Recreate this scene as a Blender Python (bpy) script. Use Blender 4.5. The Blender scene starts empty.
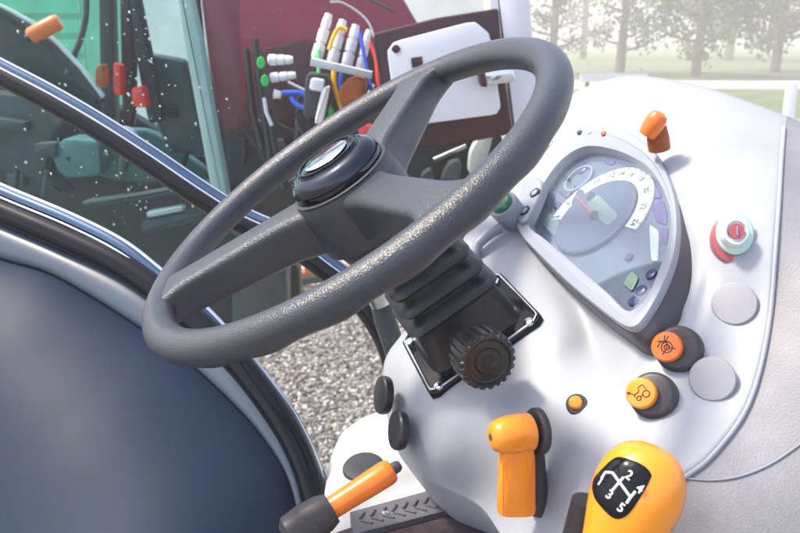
import bpy, bmesh, math, random
import numpy as np
from mathutils import Vector, Matrix
random.seed(7)
C = bpy.context.scene.collection
SC = bpy.context.scene
PI = math.pi
F = 850.0                      # focal length in photograph pixels (800 px wide)
PITCH = math.radians(15.5)
H = 1.95                       # camera height above the yard
cp, sp = math.cos(PITCH), math.sin(PITCH)

# ---------------------------------------------------------------- frames
def W(v):                       # direction, camera axes -> world
    return Vector((v[0], -v[2]*cp + v[1]*sp, v[1]*cp + v[2]*sp))
CAM = Vector((0, 0, H))
def ray(px, py): return W(((px-400)/F, -(py-266.5)/F, -1.0))
def P(px, py, d): return CAM + ray(px, py)*d
def ground(px, py, z=0.0):
    r = ray(px, py); return CAM + r*((z-CAM.z)/r.z)
class Plane:
    def __init__(s, px, py, d, n, e1=None):
        s.o = P(px, py, d); s.n = W(n).normalized()
        if e1 is None: e = W((0.819, 0.573, 0))
        else:
            a = s.hit(*e1[0]); b = s.hit(*e1[1]); e = b-a
        s.x = (e - s.n*e.dot(s.n)).normalized(); s.y = s.n.cross(s.x)
    def hit(s, px, py, off=0):
        r = ray(px, py); o = s.o + s.n*off
        return CAM + r*((o-CAM).dot(s.n)/r.dot(s.n))
    def uv(s, px, py, off=0):
        d = s.hit(px, py, off)-s.o; return (d.dot(s.x), d.dot(s.y))
    def M(s, p=None, off=0, rot=0):
        o = (s.o if p is None else p) + s.n*off
        x = s.x*math.cos(rot)+s.y*math.sin(rot); y = s.n.cross(x)
        return frame(o, x, y, s.n)
def frame(o, x, y, z):
    return Matrix(((x.x, y.x, z.x, o.x), (x.y, y.y, z.y, o.y), (x.z, y.z, z.z, o.z), (0, 0, 0, 1)))
def axis(o, z, hint=Vector((1, 0, 0))):
    z = z.normalized(); x = (hint - z*hint.dot(z))
    if x.length < 1e-4: x = Vector((0, 1, 0)).cross(z)
    x.normalize(); return frame(o, x, z.cross(x), z)
def T(v): return Matrix.Translation(Vector(v))
I4 = Matrix.Identity(4)

# ---------------------------------------------------------------- objects
WM = {}
def thing(name, label, cat, loc, group=None):
    o = bpy.data.objects.new(name, None); C.objects.link(o)
    o.empty_display_size = .05
    o.location = loc; WM[o.name] = T(loc)
    o['label'] = label; o['category'] = cat
    if group: o['group'] = group
    return o
def link(name, me, mat, parent=None, M=None, label=None):
    o = bpy.data.objects.new(name, me); C.objects.link(o)
    if mat is not None and len(me.materials) == 0: me.materials.append(mat)
    if M is None: M = WM[parent.name].copy() if parent else I4.copy()
    WM[o.name] = M.copy()
    if parent:
        o.parent = parent; o.matrix_basis = WM[parent.name].inverted() @ M
    else: o.matrix_basis = M
    if label: o['label'] = label
    return o
def tag(o, label, cat, group=None):
    o['label'] = label; o['category'] = cat
    if group: o['group'] = group
    return o
def kind(o, k): o['kind'] = k; return o

class MB:
    """collects vertices and faces; world space unless a matrix is given to build()"""
    def __init__(s): s.v = []; s.f = []
    def add(s, vs, fs, M=None):
        b = len(s.v)
        for v in vs:
            v = Vector(v); s.v.append(M @ v if M else v)
        s.f += [tuple(i+b for i in f) for f in fs]; return s
    def ring_loft(s, rings, M=None, closed=True, cap=True, loop=False):
        n = len(rings[0]); vs = [p for r in rings for p in r]; fs = []
        R = len(rings)
        for i in range(R if loop else R-1):
            for j in range(n if closed else n-1):
                a = i*n+j; b = i*n+(j+1) % n; c = ((i+1) % R)*n+(j+1) % n; d = ((i+1) % R)*n+j
                fs.append((a, b, c, d))
        if cap and not loop:
            fs.append(tuple(reversed(range(n)))); fs.append(tuple(range((R-1)*n, R*n)))
        return s.add(vs, fs, M)
    def lathe(s, prof, seg=48, M=None, cap=True, sx=1, sy=1, wob=None):
        rings = []
        for r, z in prof:
            rings.append([(r*sx*math.cos(2*PI*k/seg)*(wob(k/seg, z) if wob else 1), r*sy*math.sin(2*PI*k/seg)*(wob(k/seg, z) if wob else 1), z) for k in range(seg)])
        return s.ring_loft(rings, M, cap=cap)
    def tube(s, pts, rad, seg=14, flat=1.0, up=None, loop=False):
        pts = [Vector(p) for p in pts]; n = len(pts)
        rad = rad if isinstance(rad, (list, tuple)) else [rad]*n
        rings = []; prev = None
        for i, p in enumerate(pts):
            if loop: t = pts[(i+1) % n]-pts[i-1]
            else: t = pts[min(i+1, n-1)]-pts[max(i-1, 0)]
            t.normalize()
            if prev is None:
                h = Vector(up) if up is not None else (Vector((0, 0, 1)) if abs(t.z) < .9 else Vector((1, 0, 0)))
            else: h = prev
            if up is not None: h = Vector(up)
            y = (h-t*h.dot(t)).normalized(); x = y.cross(t); prev = y
            rings.append([p+x*(rad[i]*flat*math.cos(2*PI*k/seg))+y*(rad[i]*math.sin(2*PI*k/seg)) for k in range(seg)])
        return s.ring_loft(rings, loop=loop)
    def prism(s, poly, z0, z1, M=None, bev=0.0, segs=3, poly_holes=None):
        """poly: list of 2D points (counter clockwise); bevelled top edge"""
        a = sum(poly[i][0]*poly[(i+1) % len(poly)][1]-poly[(i+1) % len(poly)][0]*poly[i][1] for i in range(len(poly)))
        if a < 0: poly = poly[::-1]
        rings = [[(x, y, z0) for x, y in poly]]
        if bev > 0:
            for k in range(segs+1):
                t = k/segs*PI/2
                q = inset(poly, bev*(1-math.cos(t)))
                rings.append([(x, y, z1-bev+bev*math.sin(t)) for x, y in q])
        else: rings.append([(x, y, z1) for x, y in poly])
        return s.ring_loft(rings, M)
    def box(s, sx, sy, sz, M=None, bev=0.0):
        return s.prism([(-sx/2, -sy/2), (sx/2, -sy/2), (sx/2, sy/2), (-sx/2, sy/2)] if bev == 0 else rrect(sx, sy, min(bev*1.5, sx/2.1, sy/2.1), 3), -sz/2, sz/2, M, bev)
    def build(s, name, mat, parent=None, M=None, label=None, smooth=35, sub=0):
        if M is None: M = WM[parent.name].copy() if parent else I4.copy(); 
        Mi = M.inverted()
        me = bpy.data.meshes.new(name)
        me.from_pydata([Mi @ v for v in s.v], [], s.f); me.update()
        bm = bmesh.new(); bm.from_mesh(me)
        bmesh.ops.delete(bm, geom=[v for v in bm.verts if not v.link_faces], context='VERTS')
        bmesh.ops.recalc_face_normals(bm, faces=bm.faces)
        if sub:
            bmesh.ops.subdivide_edges(bm, edges=bm.edges, cuts=sub, use_grid_fill=True)
        bm.to_mesh(me); bm.free()
        if smooth:
            me.shade_smooth()
            me.set_sharp_from_angle(angle=math.radians(smooth))
        return link(name, me, mat, parent, M, label)
def inset(poly, d):
    if d == 0: return list(poly)
    n = len(poly); out = []
    for i in range(n):
        p0 = Vector(poly[i-1]); p1 = Vector(poly[i]); p2 = Vector(poly[(i+1) % n])
        a = (p1-p0); b = (p2-p1)
        if a.length < 1e-9 or b.length < 1e-9: out.append(tuple(p1)); continue
        a.normalize(); b.normalize()
        na = Vector((-a.y, a.x)); nb = Vector((-b.y, b.x)); m = na+nb
        if m.length < 1e-6: m = na
        m.normalize(); c = max(.5, m.dot(na)); q = p1+m*(d/c); out.append((q.x, q.y))
    return out
def rrect(w, h, r, k=5, cx=0, cy=0):
    out = []
    for (x, y, a) in ((w/2-r, -h/2+r, -PI/2), (w/2-r, h/2-r, 0), (-w/2+r, h/2-r, PI/2), (-w/2+r, -h/2+r, PI)):
        for i in range(k+1):
            t = a+PI/2*i/k; out.append((cx+x+r*math.cos(t), cy+y+r*math.sin(t)))
    return out
def circ(r, n=40, cx=0, cy=0): return [(cx+r*math.cos(2*PI*k/n), cy+r*math.sin(2*PI*k/n)) for k in range(n)]
def spline(pts, n=60, closed=False):
    """Catmull-Rom resample by index"""
    P_ = [np.array(p, float) for p in pts]; m = len(P_); out = []
    seg = m if closed else m-1
    for i in range(seg):
        p0 = P_[(i-1) % m] if closed or i > 0 else 2*P_[0]-P_[1]
        p1 = P_[i]; p2 = P_[(i+1) % m]
        p3 = P_[(i+2) % m] if closed or i+2 < m else 2*P_[-1]-P_[-2]
        k = max(2, n//seg)
        for j in range(k):
            t = j/k
            out.append(.5*((2*p1)+(-p0+p2)*t+(2*p0-5*p1+4*p2-p3)*t*t+(-p0+3*p1-3*p2+p3)*t**3))
    if not closed: out.append(P_[-1])
    return out
def resample(pts, n):
    pts = [np.array(p, float) for p in pts]
    L = [0]
    for a, b in zip(pts, pts[1:]): L.append(L[-1]+np.linalg.norm(b-a))
    return [np.array([np.interp(L[-1]*i/(n-1), L, [p[k] for p in pts]) for k in range(len(pts[0]))]) for i in range(n)]
def rdrop(poly, r=.25):      # round the corners of a polygon (one Chaikin pass twice)
    for _ in range(2):
        q = []
        for i in range(len(poly)):
            a = poly[i]; b = poly[(i+1) % len(poly)]
            q.append((a[0]*(1-r)+b[0]*r, a[1]*(1-r)+b[1]*r)); q.append((a[0]*r+b[0]*(1-r), a[1]*r+b[1]*(1-r)))
        poly = q
    return poly

# ---------------------------------------------------------------- materials
def mat(name, col, rough=.5, metal=0, coat=0, spec=.5, var=.06, vscale=6, bump=0, bscale=400, bkind='noise', speck=0, rvar=.08, alpha=None):
    m = bpy.data.materials.new(name); m.use_nodes = True
    nt = m.node_tree; N = nt.nodes; L = nt.links; b = N['Principled BSDF']
    b.inputs['Roughness'].default_value = rough; b.inputs['Metallic'].default_value = metal
    b.inputs['Coat Weight'].default_value = coat; b.inputs['Coat Roughness'].default_value = .08
    b.inputs['Specular IOR Level'].default_value = spec
    tc = N.new('ShaderNodeTexCoord'); nz = N.new('ShaderNodeTexNoise')
    nz.inputs['Scale'].default_value = vscale; nz.inputs['Detail'].default_value = 8; nz.inputs['Roughness'].default_value = .65
    L.new(tc.outputs['Object'], nz.inputs['Vector'])
    r = N.new('ShaderNodeValToRGB')
    lo = tuple(max(0, c*(1-var*2)) for c in col); hi = tuple(min(1, c*(1+var*1.5)) for c in col)
    r.color_ramp.elements[0].position = .3; r.color_ramp.elements[1].position = .7
    r.color_ramp.elements[0].color = (*lo, 1); r.color_ramp.elements[1].color = (*hi, 1)
    L.new(nz.outputs['Fac'], r.inputs['Fac'])
    out = r.outputs['Color']
    if speck:      # dust specks and small wear marks
        v = N.new('ShaderNodeTexNoise'); v.inputs['Scale'].default_value = vscale*22; v.inputs['Detail'].default_value = 3
        L.new(tc.outputs['Object'], v.inputs['Vector'])
        cr = N.new('ShaderNodeValToRGB'); cr.color_ramp.elements[0].position = .62; cr.color_ramp.elements[1].position = .74
        cr.color_ramp.elements[0].color = (0, 0, 0, 1); cr.color_ramp.elements[1].color = (speck, speck, speck, 1)
        L.new(v.outputs['Fac'], cr.inputs['Fac'])
        mx = N.new('ShaderNodeMixRGB'); mx.inputs['Color2'].default_value = (.35, .33, .29, 1)
        L.new(cr.outputs['Color'], mx.inputs['Fac']); L.new(out, mx.inputs['Color1']); out = mx.outputs['Color']
    L.new(out, b.inputs['Base Color'])
    n2 = N.new('ShaderNodeTexNoise'); n2.inputs['Scale'].default_value = vscale*3; n2.inputs['Detail'].default_value = 6
    L.new(tc.outputs['Object'], n2.inputs['Vector'])
    mr = N.new('ShaderNodeMapRange'); mr.inputs['To Min'].default_value = max(.02, rough-rvar); mr.inputs['To Max'].default_value = min(1, rough+rvar)
    L.new(n2.outputs['Fac'], mr.inputs['Value']); L.new(mr.outputs['Result'], b.inputs['Roughness'])
    if bump:
        bp = N.new('ShaderNodeBump'); bp.inputs['Strength'].default_value = bump; bp.inputs['Distance'].default_value = .001
        if bkind == 'leather':
            t1 = N.new('ShaderNodeTexVoronoi'); t1.feature = 'DISTANCE_TO_EDGE'; t1.inputs['Scale'].default_value = bscale
            wn = N.new('ShaderNodeTexNoise'); wn.inputs['Scale'].default_value = bscale*.8
            va = N.new('ShaderNodeVectorMath'); va.operation = 'MULTIPLY_ADD'
            L.new(tc.outputs['Object'], wn.inputs['Vector'])
            L.new(wn.outputs['Color'], va.inputs[0]); va.inputs[1].default_value = (1/bscale,)*3; L.new(tc.outputs['Object'], va.inputs[2])
            L.new(va.outputs[0], t1.inputs['Vector'])
            sm = N.new('ShaderNodeMapRange'); sm.inputs['From Max'].default_value = .35; sm.interpolation_type = 'SMOOTHSTEP'
            L.new(t1.outputs['Distance'], sm.inputs['Value']); L.new(sm.outputs['Result'], bp.inputs['Height'])
        else:
            t1 = N.new('ShaderNodeTexNoise'); t1.inputs['Scale'].default_value = bscale; t1.inputs['Detail'].default_value = 4
            L.new(tc.outputs['Object'], t1.inputs['Vector']); L.new(t1.outputs['Fac'], bp.inputs['Height'])
        L.new(bp.outputs['Normal'], b.inputs['Normal'])
    return m
def glassmat(name, tint, refl=1.0, ior=1.5, rough=0.0):
    m = bpy.data.materials.new(name); m.use_nodes = True
    nt = m.node_tree; N = nt.nodes; L = nt.links
    N.remove(N['Principled BSDF'])
    tr = N.new('ShaderNodeBsdfTransparent'); tr.inputs['Color'].default_value = (*tint, 1)
    gl = N.new('ShaderNodeBsdfGlossy'); gl.inputs['Roughness'].default_value = rough
    lw = N.new('ShaderNodeLayerWeight'); lw.inputs['Blend'].default_value = .5
    pw_ = N.new('ShaderNodeMath'); pw_.operation = 'POWER'; pw_.inputs[1].default_value = 4
    fr = N.new('ShaderNodeMath'); fr.operation = 'MULTIPLY_ADD'; fr.inputs[1].default_value = .6; fr.inputs[2].default_value = ((ior-1)/(ior+1))**2
    L.new(lw.outputs['Facing'], pw_.inputs[0]); L.new(pw_.outputs[0], fr.inputs[0])
    mu = N.new('ShaderNodeMath'); mu.operation = 'MULTIPLY'; mu.inputs[1].default_value = refl
    mx = N.new('ShaderNodeMixShader')
    L.new(fr.outputs[0], mu.inputs[0]); L.new(mu.outputs[0], mx.inputs[0]); L.new(tr.outputs[0], mx.inputs[1]); L.new(gl.outputs[0], mx.inputs[2])
    L.new(mx.outputs[0], N['Material Output'].inputs['Surface'])
    return m

M_wheel = mat('grained_grey_plastic', (.036, .041, .052), .33, bump=.24, bscale=520, bkind='leather', var=.05, vscale=20, spec=.5)
M_spoke = mat('grained_spoke_plastic', (.036, .041, .052), .34, bump=.32, bscale=600, bkind='leather', var=.05, vscale=20, spec=.55)
M_under = mat('black_plastic', (.02, .021, .024), .45, bump=.2, bscale=900, var=.1)
M_rubber = mat('black_rubber', (.022, .024, .028), .38, bump=.12, bscale=500, var=.12, vscale=25, speck=.25)
M_gloss = mat('gloss_black', (.006, .007, .010), .12, coat=0, spec=.22, rvar=.05, vscale=12)
M_chrome = mat('polished_metal', (.62, .66, .72), .13, metal=1, rvar=.05, vscale=15)
M_capm = mat('dark_chrome', (.055, .06, .075), .07, metal=1, rvar=.04)
M_capm2 = mat('blued_metal', (.09, .13, .20), .14, metal=1, rvar=.04)
M_steel = mat('bare_steel', (.55, .56, .58), .3, metal=1, vscale=60)
M_dash = mat('pale_grey_dash_plastic', (.33, .35, .39), .42, bump=.25, bscale=1100, var=.055, vscale=7, speck=.10, spec=.45)
M_bezel = mat('grey_bezel_plastic', (.26, .285, .335), .34, bump=.2, bscale=1200, var=.03)
M_side = mat('dark_plastic_and_wall_shade', (.06, .055, .07), .45, bump=.2, bscale=900)  # dark tip and ribs; also paints in the shade of the housing wall
M_orange = mat('orange_plastic', (.86, .26, .010), .28, coat=.35, var=.04, vscale=30, speck=.08)
M_dorange = mat('dark_orange_plastic', (.80, .17, .02), .3, coat=.3, var=.05, vscale=30)
M_yellow = mat('amber_yellow_plastic', (.88, .29, .010), .24, coat=.5, var=.04, vscale=25, speck=.08)
M_white = mat('white_print', (.82, .83, .84), .45, var=.02)
M_ink = mat('black_ink', (.012, .01, .012), .5)
M_fender = mat('blue_grey_painted_fender', (.012, .023, .048), .50, coat=0, spec=.13, var=.05, vscale=3.5, bump=.05, bscale=700, rvar=.06, speck=0)
M_rim = mat('lighter_fender_edge', (.055, .078, .11), .32, var=.05, vscale=5)
M_gauge = mat('gauge_face', (.11, .13, .19), .5, var=.06, vscale=40)
M_gauge2 = mat('gauge_dial_blue', (.07, .085, .14), .45, var=.06, vscale=40)
M_purple = mat('warning_lamp_panel', (.10, .05, .22), .3, var=.15, vscale=60)
M_ind = mat('indicator_blue', (.05, .045, .13), .25, var=.1, vscale=60)
M_lcd = mat('lcd_panel', (.22, .29, .22), .25, var=.05, vscale=60)
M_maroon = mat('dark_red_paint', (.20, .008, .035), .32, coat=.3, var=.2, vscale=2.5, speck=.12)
M_dmaroon = mat('maroon_and_cavity_shade_paint', (.040, .004, .012), .4, coat=.1, var=.2, vscale=4)  # own dark maroon of frame and posts; also painted shade of the cavity
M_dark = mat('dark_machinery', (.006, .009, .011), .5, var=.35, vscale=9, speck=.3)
M_mid = mat('grey_machinery', (.04, .052, .06), .45, var=.25, vscale=9, speck=.2)
M_lgrey = mat('light_grey_paint', (.45, .50, .50), .4, var=.1, vscale=5, speck=.2)
M_pale = mat('pale_green_white_paint', (.40, .49, .46), .45, var=.08, vscale=5, speck=.15)
M_plate = mat('white_painted_sheet', (.74, .75, .80), .35, var=.03, vscale=3, speck=.08)
M_red = mat('red_lens', (.72, .03, .02), .2, coat=.5, var=.1, vscale=30)
M_green = mat('green_cap', (.02, .50, .08), .35)
M_blue = mat('blue_hose', (.03, .10, .62), .35)
M_yel = mat('yellow_hose', (.85, .50, .02), .35)
M_redh = mat('red_hose', (.75, .06, .05), .35)
M_grh = mat('green_hose', (.12, .62, .22), .35)
M_brown = mat('rusty_orange_casting', (.38, .09, .02), .6, var=.3, vscale=30)
M_conn = mat('white_coupler', (.74, .75, .76), .4, var=.06, vscale=50)
M_mat = mat('purple_brown_floor_mat', (.055, .038, .045), .8, var=.3, vscale=40, bump=.6, bscale=300, speck=.3)
M_tread = mat('dark_rubber_tread', (.10, .10, .115), .6, var=.15, vscale=30, bump=.3, bscale=500, speck=.4)
M_sill = mat('cream_white_sill', (.50, .50, .47), .5, var=.06, vscale=10, speck=.15)
M_teal = mat('teal_seat_vinyl', (.07, .17, .17), .4, var=.15, vscale=8)
M_bottle = mat('olive_bottle', (.07, .075, .015), .12, coat=.5, var=.2, vscale=30)
M_clear = glassmat('clear_cover', (.95, .98, .99), 1.7, 1.6)
M_win = glassmat('tinted_door_glass', (.80, .93, .93), .22, 1.35)

# ---------------------------------------------------------------- world, sun, camera
SUN = Vector((-.52, .06, .80)).normalized()
w = bpy.data.worlds.new('World'); SC.world = w; w.use_nodes = True
nt = w.node_tree; bg = nt.nodes['Background']
sky = nt.nodes.new('ShaderNodeTexSky'); sky.sky_type = 'NISHITA'; sky.sun_disc = False
sky.sun_elevation = math.asin(SUN.z); sky.sun_rotation = math.atan2(SUN.x, SUN.y)
sky.dust_density = 3.0; sky.air_density = .8; sky.ozone_density = .3
nt.links.new(sky.outputs[0], bg.inputs[0]); bg.inputs[1].default_value = .135
sl = bpy.data.lights.new('sun', 'SUN'); sl.energy = 2.1; sl.angle = math.radians(8); sl.color = (1, .91, .77)
so = bpy.data.objects.new('sun', sl); C.objects.link(so)
so.rotation_euler = SUN.to_track_quat('Z', 'Y').to_euler()
cam = bpy.data.cameras.new('camera'); co = bpy.data.objects.new('camera', cam); C.objects.link(co)
co.location = CAM; co.rotation_euler = (PI/2-PITCH, 0, 0)
cam.sensor_width = 36; cam.lens = 36*F/800; cam.clip_start = .02; cam.clip_end = 2000
cam.dof.use_dof = True; cam.dof.focus_distance = .76; cam.dof.aperture_fstop = 15
SC.camera = co
SC.render.resolution_x = 1024; SC.render.resolution_y = 682
SC.view_settings.view_transform = 'Standard'; SC.view_settings.look = 'None'
SC.view_settings.exposure = 1.6; SC.view_settings.gamma = 1

# ================================================================ STEERING WHEEL
NW = (-.526, .751, .400)
wp = Plane(346.7, 186.3, .7436, NW)
MW = wp.M()
wheel = thing('steering_wheel', 'large grey grained three-spoke steering wheel with black and chrome hub cap', 'steering wheel', wp.o)
def wl(px, py, off=0):
    u, v = wp.uv(px, py, off); return math.atan2(v, u), math.hypot(u, v)
R0 = .2; seg = 240; cs = 28
grip = wl(330, 330)[0]
rings = []
for i in range(seg):
    t = 2*PI*i/seg
    dl = (t-grip+PI) % (2*PI)-PI
    env = max(0, 1-(abs(dl)/1.25)**4)
    bump = .0016*env*(math.cos(dl*22))
    ring = []
    for k in range(cs):
        a = 2*PI*k/cs
        r = .0148+.0006*math.cos(2*a)
        lower = max(0, -math.sin(a)*.8-math.cos(a)*.25+.1)
        r += bump*lower
        rr = R0+r*math.cos(a)*.97; ring.append((rr*math.cos(t), rr*math.sin(t), r*math.sin(a)))
    rings.append(ring)
MB().ring_loft(rings, MW, loop=True).build('rim', M_wheel, wheel, smooth=60)
# spokes
for (px, py) in ((172, 296), (425, 78), (452, 212)):
    th = wl(px, py)[0]
    rings = []
    for i in range(33):
        s = i/32; r = .022+(R0-.004-.022)*s
        flare = max(0, (s-.80)/.20)**2; fh = max(0, 1-s/.30)**1.6
        wd = .040+.024*flare+.020*fh            # width along the rim
        tk = .031-.003*flare+.014*(1-s)+.008*fh          # along the axis
        z = -.012*(1-s)-.003-.006*fh
        poly = rrect(wd, tk*(1-.08*flare), min(wd, tk)*.20, 5)
        ring = []
        for (a, b) in poly:
            ring.append((r*math.cos(th)-a*math.sin(th), r*math.sin(th)+a*math.cos(th), z+b))
        rings.append(ring)
    MB().ring_loft(rings, MW).build('spoke', M_spoke, wheel, smooth=60)
MWh = MW @ T((0, 0, .009))
hub = MB().lathe([(.0, -.052), (.040, -.056), (.049, -.052), (.0505, -.040), (.0495, -.012), (.0475, -.002), (.0460, .0015), (.042, .002), (0, .002)], 72, MWh).build('hub', M_spoke, wheel, smooth=50)
MB().lathe([(.0, -.085), (.028, -.085), (.036, -.078), (.043, -.054), (.040, -.046), (0, -.046)], 64, MWh).build('hub_shroud', M_under, wheel)
cap = MB().lathe([(.0, .002), (.0428, .002), (.0438, .004), (.0438, .009), (.0425, .0135), (.039, .0185), (.034, .0215), (.0335, .0215), (.0330, .0205), (.031, .0205), (.0300, .0222), (.024, .0232), (0, .0236)], 96, MWh).build('hub_cap', M_capm, wheel, smooth=40)
MB().lathe([(.0265, .0225), (.0275, .0243), (.0290, .0243), (.0298, .0215)], 80, MWh, cap=False).build('badge_ring', M_gloss, cap)
MB().lathe([(0, .0235), (.0205, .0235), (.0215, .0245), (.0205, .0252), (0, .0256)], 80, MWh).build('badge', M_chrome, cap)
MB().lathe([(.0435, -.0012), (.0465, -.0012), (.0468, .0022), (.0440, .0032)], 80, MWh, cap=False).build('hub_seal', M_under, wheel)

# ================================================================ STEERING COLUMN
col = thing('steering_column', 'black pleated rubber steering column boot on a bolted black plate with ribbed knob', 'steering column', wp.o-wp.n*.2)
bpn = (-.44, .70, .56)
bp = Plane(468, 334, .817, bpn, ((437, 390), (532, 323)))
Mb = bp.M()
corners = [bp.uv(*c) for c in ((402, 342), (433, 401), (546, 321), (500, 273))]
MB().prism(rdrop(corners, .06), -.004, .005, Mb, bev=.002).build('mounting_plate', M_gloss, col)
mp = col.children[0] if col.children else None
plate = bpy.data.objects['mounting_plate']
inner = inset(corners if sum(corners[i][0]*corners[(i+1) % 4][1]-corners[(i+1) % 4][0]*corners[i][1] for i in range(4)) > 0 else corners[::-1], .003)
rp = [(*p, .006) for p in rdrop(inner, .06)]
MB().tube([Mb @ Vector(p) for p in rp], .0011, 8, loop=True).build('plate_edge', M_steel, plate)
sm = None
for (px, py) in ((406, 343), (497, 279), (533, 322), (437, 390)):
    p = bp.hit(px, py, .005); u, v = bp.uv(px, py)
    cu = sum(c[0] for c in corners)/4; cv = sum(c[1] for c in corners)/4
    p = p + bp.x*(cu-u)*.06 + bp.y*(cv-v)*.06
    M = bp.M(p)
    if sm is None:
        s_ = MB().lathe([(0, 0), (.0050, 0), (.0050, .0012), (.0042, .0026), (.0018, .0034), (0, .0034)], 24, M)
        so_ = s_.build('screw', M_chrome, plate, M=M); sm = so_.data
        # subpart recess is part of the same mesh
    else: link('screw', sm, None, plate, M)
# boot: stacked pleats
cu = sum(c[0] for c in corners)/4; cv = sum(c[1] for c in corners)/4
wid = abs(max(c[0] for c in corners)-min(c[0] for c in corners)); hei = abs(max(c[1] for c in corners)-min(c[1] for c in corners))
rings = []
def boot_ring(z, w_, h_, sx, sy, r):
    # the boot climbs along the column axis, not along the plate normal
    off = wp.n*z
    return [tuple((bp.o + bp.x*(cu+a+sx)+bp.y*(cv+b+sy)+off)) for a, b in rrect(w_, h_, r, 7)]
bw, bh = wid*.74, hei*.62
prof = [(0.004, 1.06, 1.08), (.010, 1.0, 1.02), (.022, .97, .98), (.036, .93, .92), (.044, .90, .90)]
for z, a, b in prof: rings.append(boot_ring(z, bw*a, bh*b, 0, 0, .014))
z = .044
for k in range(4):
    g = 1-.06*k
    for dz, a in ((.0015, .93), (.003, 1.02), (.006, 1.07), (.0085, 1.02), (.011, .90), (.0135, .74), (.0155, .70), (.0175, .74)):
        rings.append(boot_ring(z+dz, bw*a*g*.95, bh*a*g, 0, 0, .012))
    z += .019
rings.append(boot_ring(z+.004, bw*.62, bh*.62, 0, 0, .012))
boot = MB().ring_loft(rings).build('boot', M_rubber, col, smooth=50)
MB().tube([wp.o-wp.n*.16, wp.o-wp.n*.08], [.026, .024], 28).build('column_tube', M_under, col)
# stalk knob under the rim
q = P(452, 246, .79)
MB().lathe([(0, -.012), (.009, -.011), (.012, -.004), (.012, .004), (.009, .011), (0, .012)], 24, axis(q, W((-.3, .6, .7)))).build('stalk_knob', M_under, col)
# tilt knob
kd = W((.10, -.08, 1)).normalized(); kd = W((.28, -.22, .93)).normalized()
kc = P(484, 358, .715)
MK = axis(kc, kd)
kseg = 144
def kw(t, z): return 1+(.035*(1 if math.cos(t*2*PI*24) > -.2 else -.9))
rings = []
for r, z, wv in ((.0, -.020, 0), (.0225, -.020, 0), (.0240, -.017, 1), (.0248, .004, 1), (.0242, .0085, 1), (.0222, .0105, .3), (.0200, .0108, 0), (.0188, .0085, 0), (.0175, .0078, 0), (.0120, .0082, 0), (.0108, .0100, 0), (.0060, .0102, 0), (.0045, .0085, 0), (0, .0085, 0)):
    rings.append([(r*(1+wv*.04*(1 if math.cos(2*PI*k/kseg*22) > -.1 else -1))*math.cos(2*PI*k/kseg), r*(1+wv*.04*(1 if math.cos(2*PI*k/kseg*22) > -.1 else -1))*math.sin(2*PI*k/kseg), z) for k in range(kseg)])
M_knob = mat('black_knob_plastic', (.02, .02, .021), .33, bump=.15, bscale=900, speck=.35, vscale=30)
kn = MB().ring_loft(rings, MK).build('adjusting_knob', M_knob, col, M=MK, smooth=25)
MB().tube([kc-kd*.055, kc-kd*.018], [.011, .011], 24).build('knob_shaft', M_under, col)

# ================================================================ DASHBOARD
ctrl = [(395,345,.885),(390,400,.83),(420,400,.800),(440,460,.765),(468,333,.826),(500,400,.745),(520,290,.81),(560,340,.755),
 (600,450,.660),(640,400,.665),(577,405,.70),(620,345,.715),(690,330,.668),(720,240,.692),(735,305,.675),(713,380,.650),(652,395,.660),(677,348,.672),
 (800,300,.645),(800,450,.60),(700,500,.60),(860,600,.56),(860,300,.62),(640,76,1.0),(600,82,1.02),(700,86,.95),(570,98,1.0),(800,122,.84),(860,150,.79),
 (640,110,.92),(700,140,.80),(540,150,.97),(500,190,.965),(480,228,.945),(500,240,.915),(780,180,.72),(600,225,.832),(530,225,.918),(650,300,.718),(600,150,.925),(660,190,.778),
 (592,345,.765),(562,300,.80),(470,505,.775),(415,475,.80),(540,560,.68),(690,250,.714),(560,265,.845)]
for q in ((405,300),(402,342),(433,401),(490,365),(546,321),(525,295),(500,273),(455,300),(470,260),(560,300),(450,420)):
    dd_ = (bp.hit(*q)-CAM).dot(W((0, 0, -1)))
    ctrl.append((q[0], q[1], dd_+.006))
ctrl = [c for c in ctrl if c[:2] not in ((395,345),(468,333),(520,290),(480,228))]+[(480,228,.93)]
A = np.array(ctrl); X = A[:, :2]/100; Y = 1/A[:, 2]
def tps(r): return np.where(r > 1e-9, r*r*np.log(np.maximum(r, 1e-9)), 0)
n_ = len(X); K = tps(np.linalg.norm(X[:, None]-X[None], axis=2))+np.eye(n_)*.05
Pm = np.hstack([np.ones((n_, 1)), X]); Mx = np.block([[K, Pm], [Pm.T, np.zeros((3, 3))]])
sol = np.linalg.solve(Mx, np.concatenate([Y, np.zeros(3)]))
def ddash(px, py):
    x = np.array([px, py])/100
    return 1/(tps(np.linalg.norm(X-x, axis=1)) @ sol[:n_]+sol[n_]+sol[n_+1:] @ x)
def pdist(px, py, line):
    best = (1e9, 1)
    for (x0, y0), (x1, y1) in zip(line, line[1:]):
        dx, dy = x1-x0, y1-y0; t = max(0, min(1, ((px-x0)*dx+(py-y0)*dy)/(dx*dx+dy*dy)))
        ex, ey = px-x0-t*dx, py-y0-t*dy; d = math.hypot(ex, ey)
        if d < best[0]: best = (d, 1 if dx*ey-dy*ex > 0 else -1)
    return best
V1 = [(556,266),(575,300),(592,335),(604,372),(610,400)]
V2 = [(676,318),(650,346),(622,376),(606,404)]
V3 = [(694,325),(708,285),(712,245),(704,205),(690,172)]
S1 = [(770,150),(776,240),(772,330),(752,405),(715,452),(683,478),(640,500),(600,540)]
S1 = [tuple(q) for q in spline([(790,60),(782,150),(776,240),(768,330),(748,405),(712,455),(683,478),(640,510),(590,560),(560,640)], 40)]
S2 = [(566,335),(548,372),(512,408),(466,436),(404,448)]
ddash0 = ddash
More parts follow.
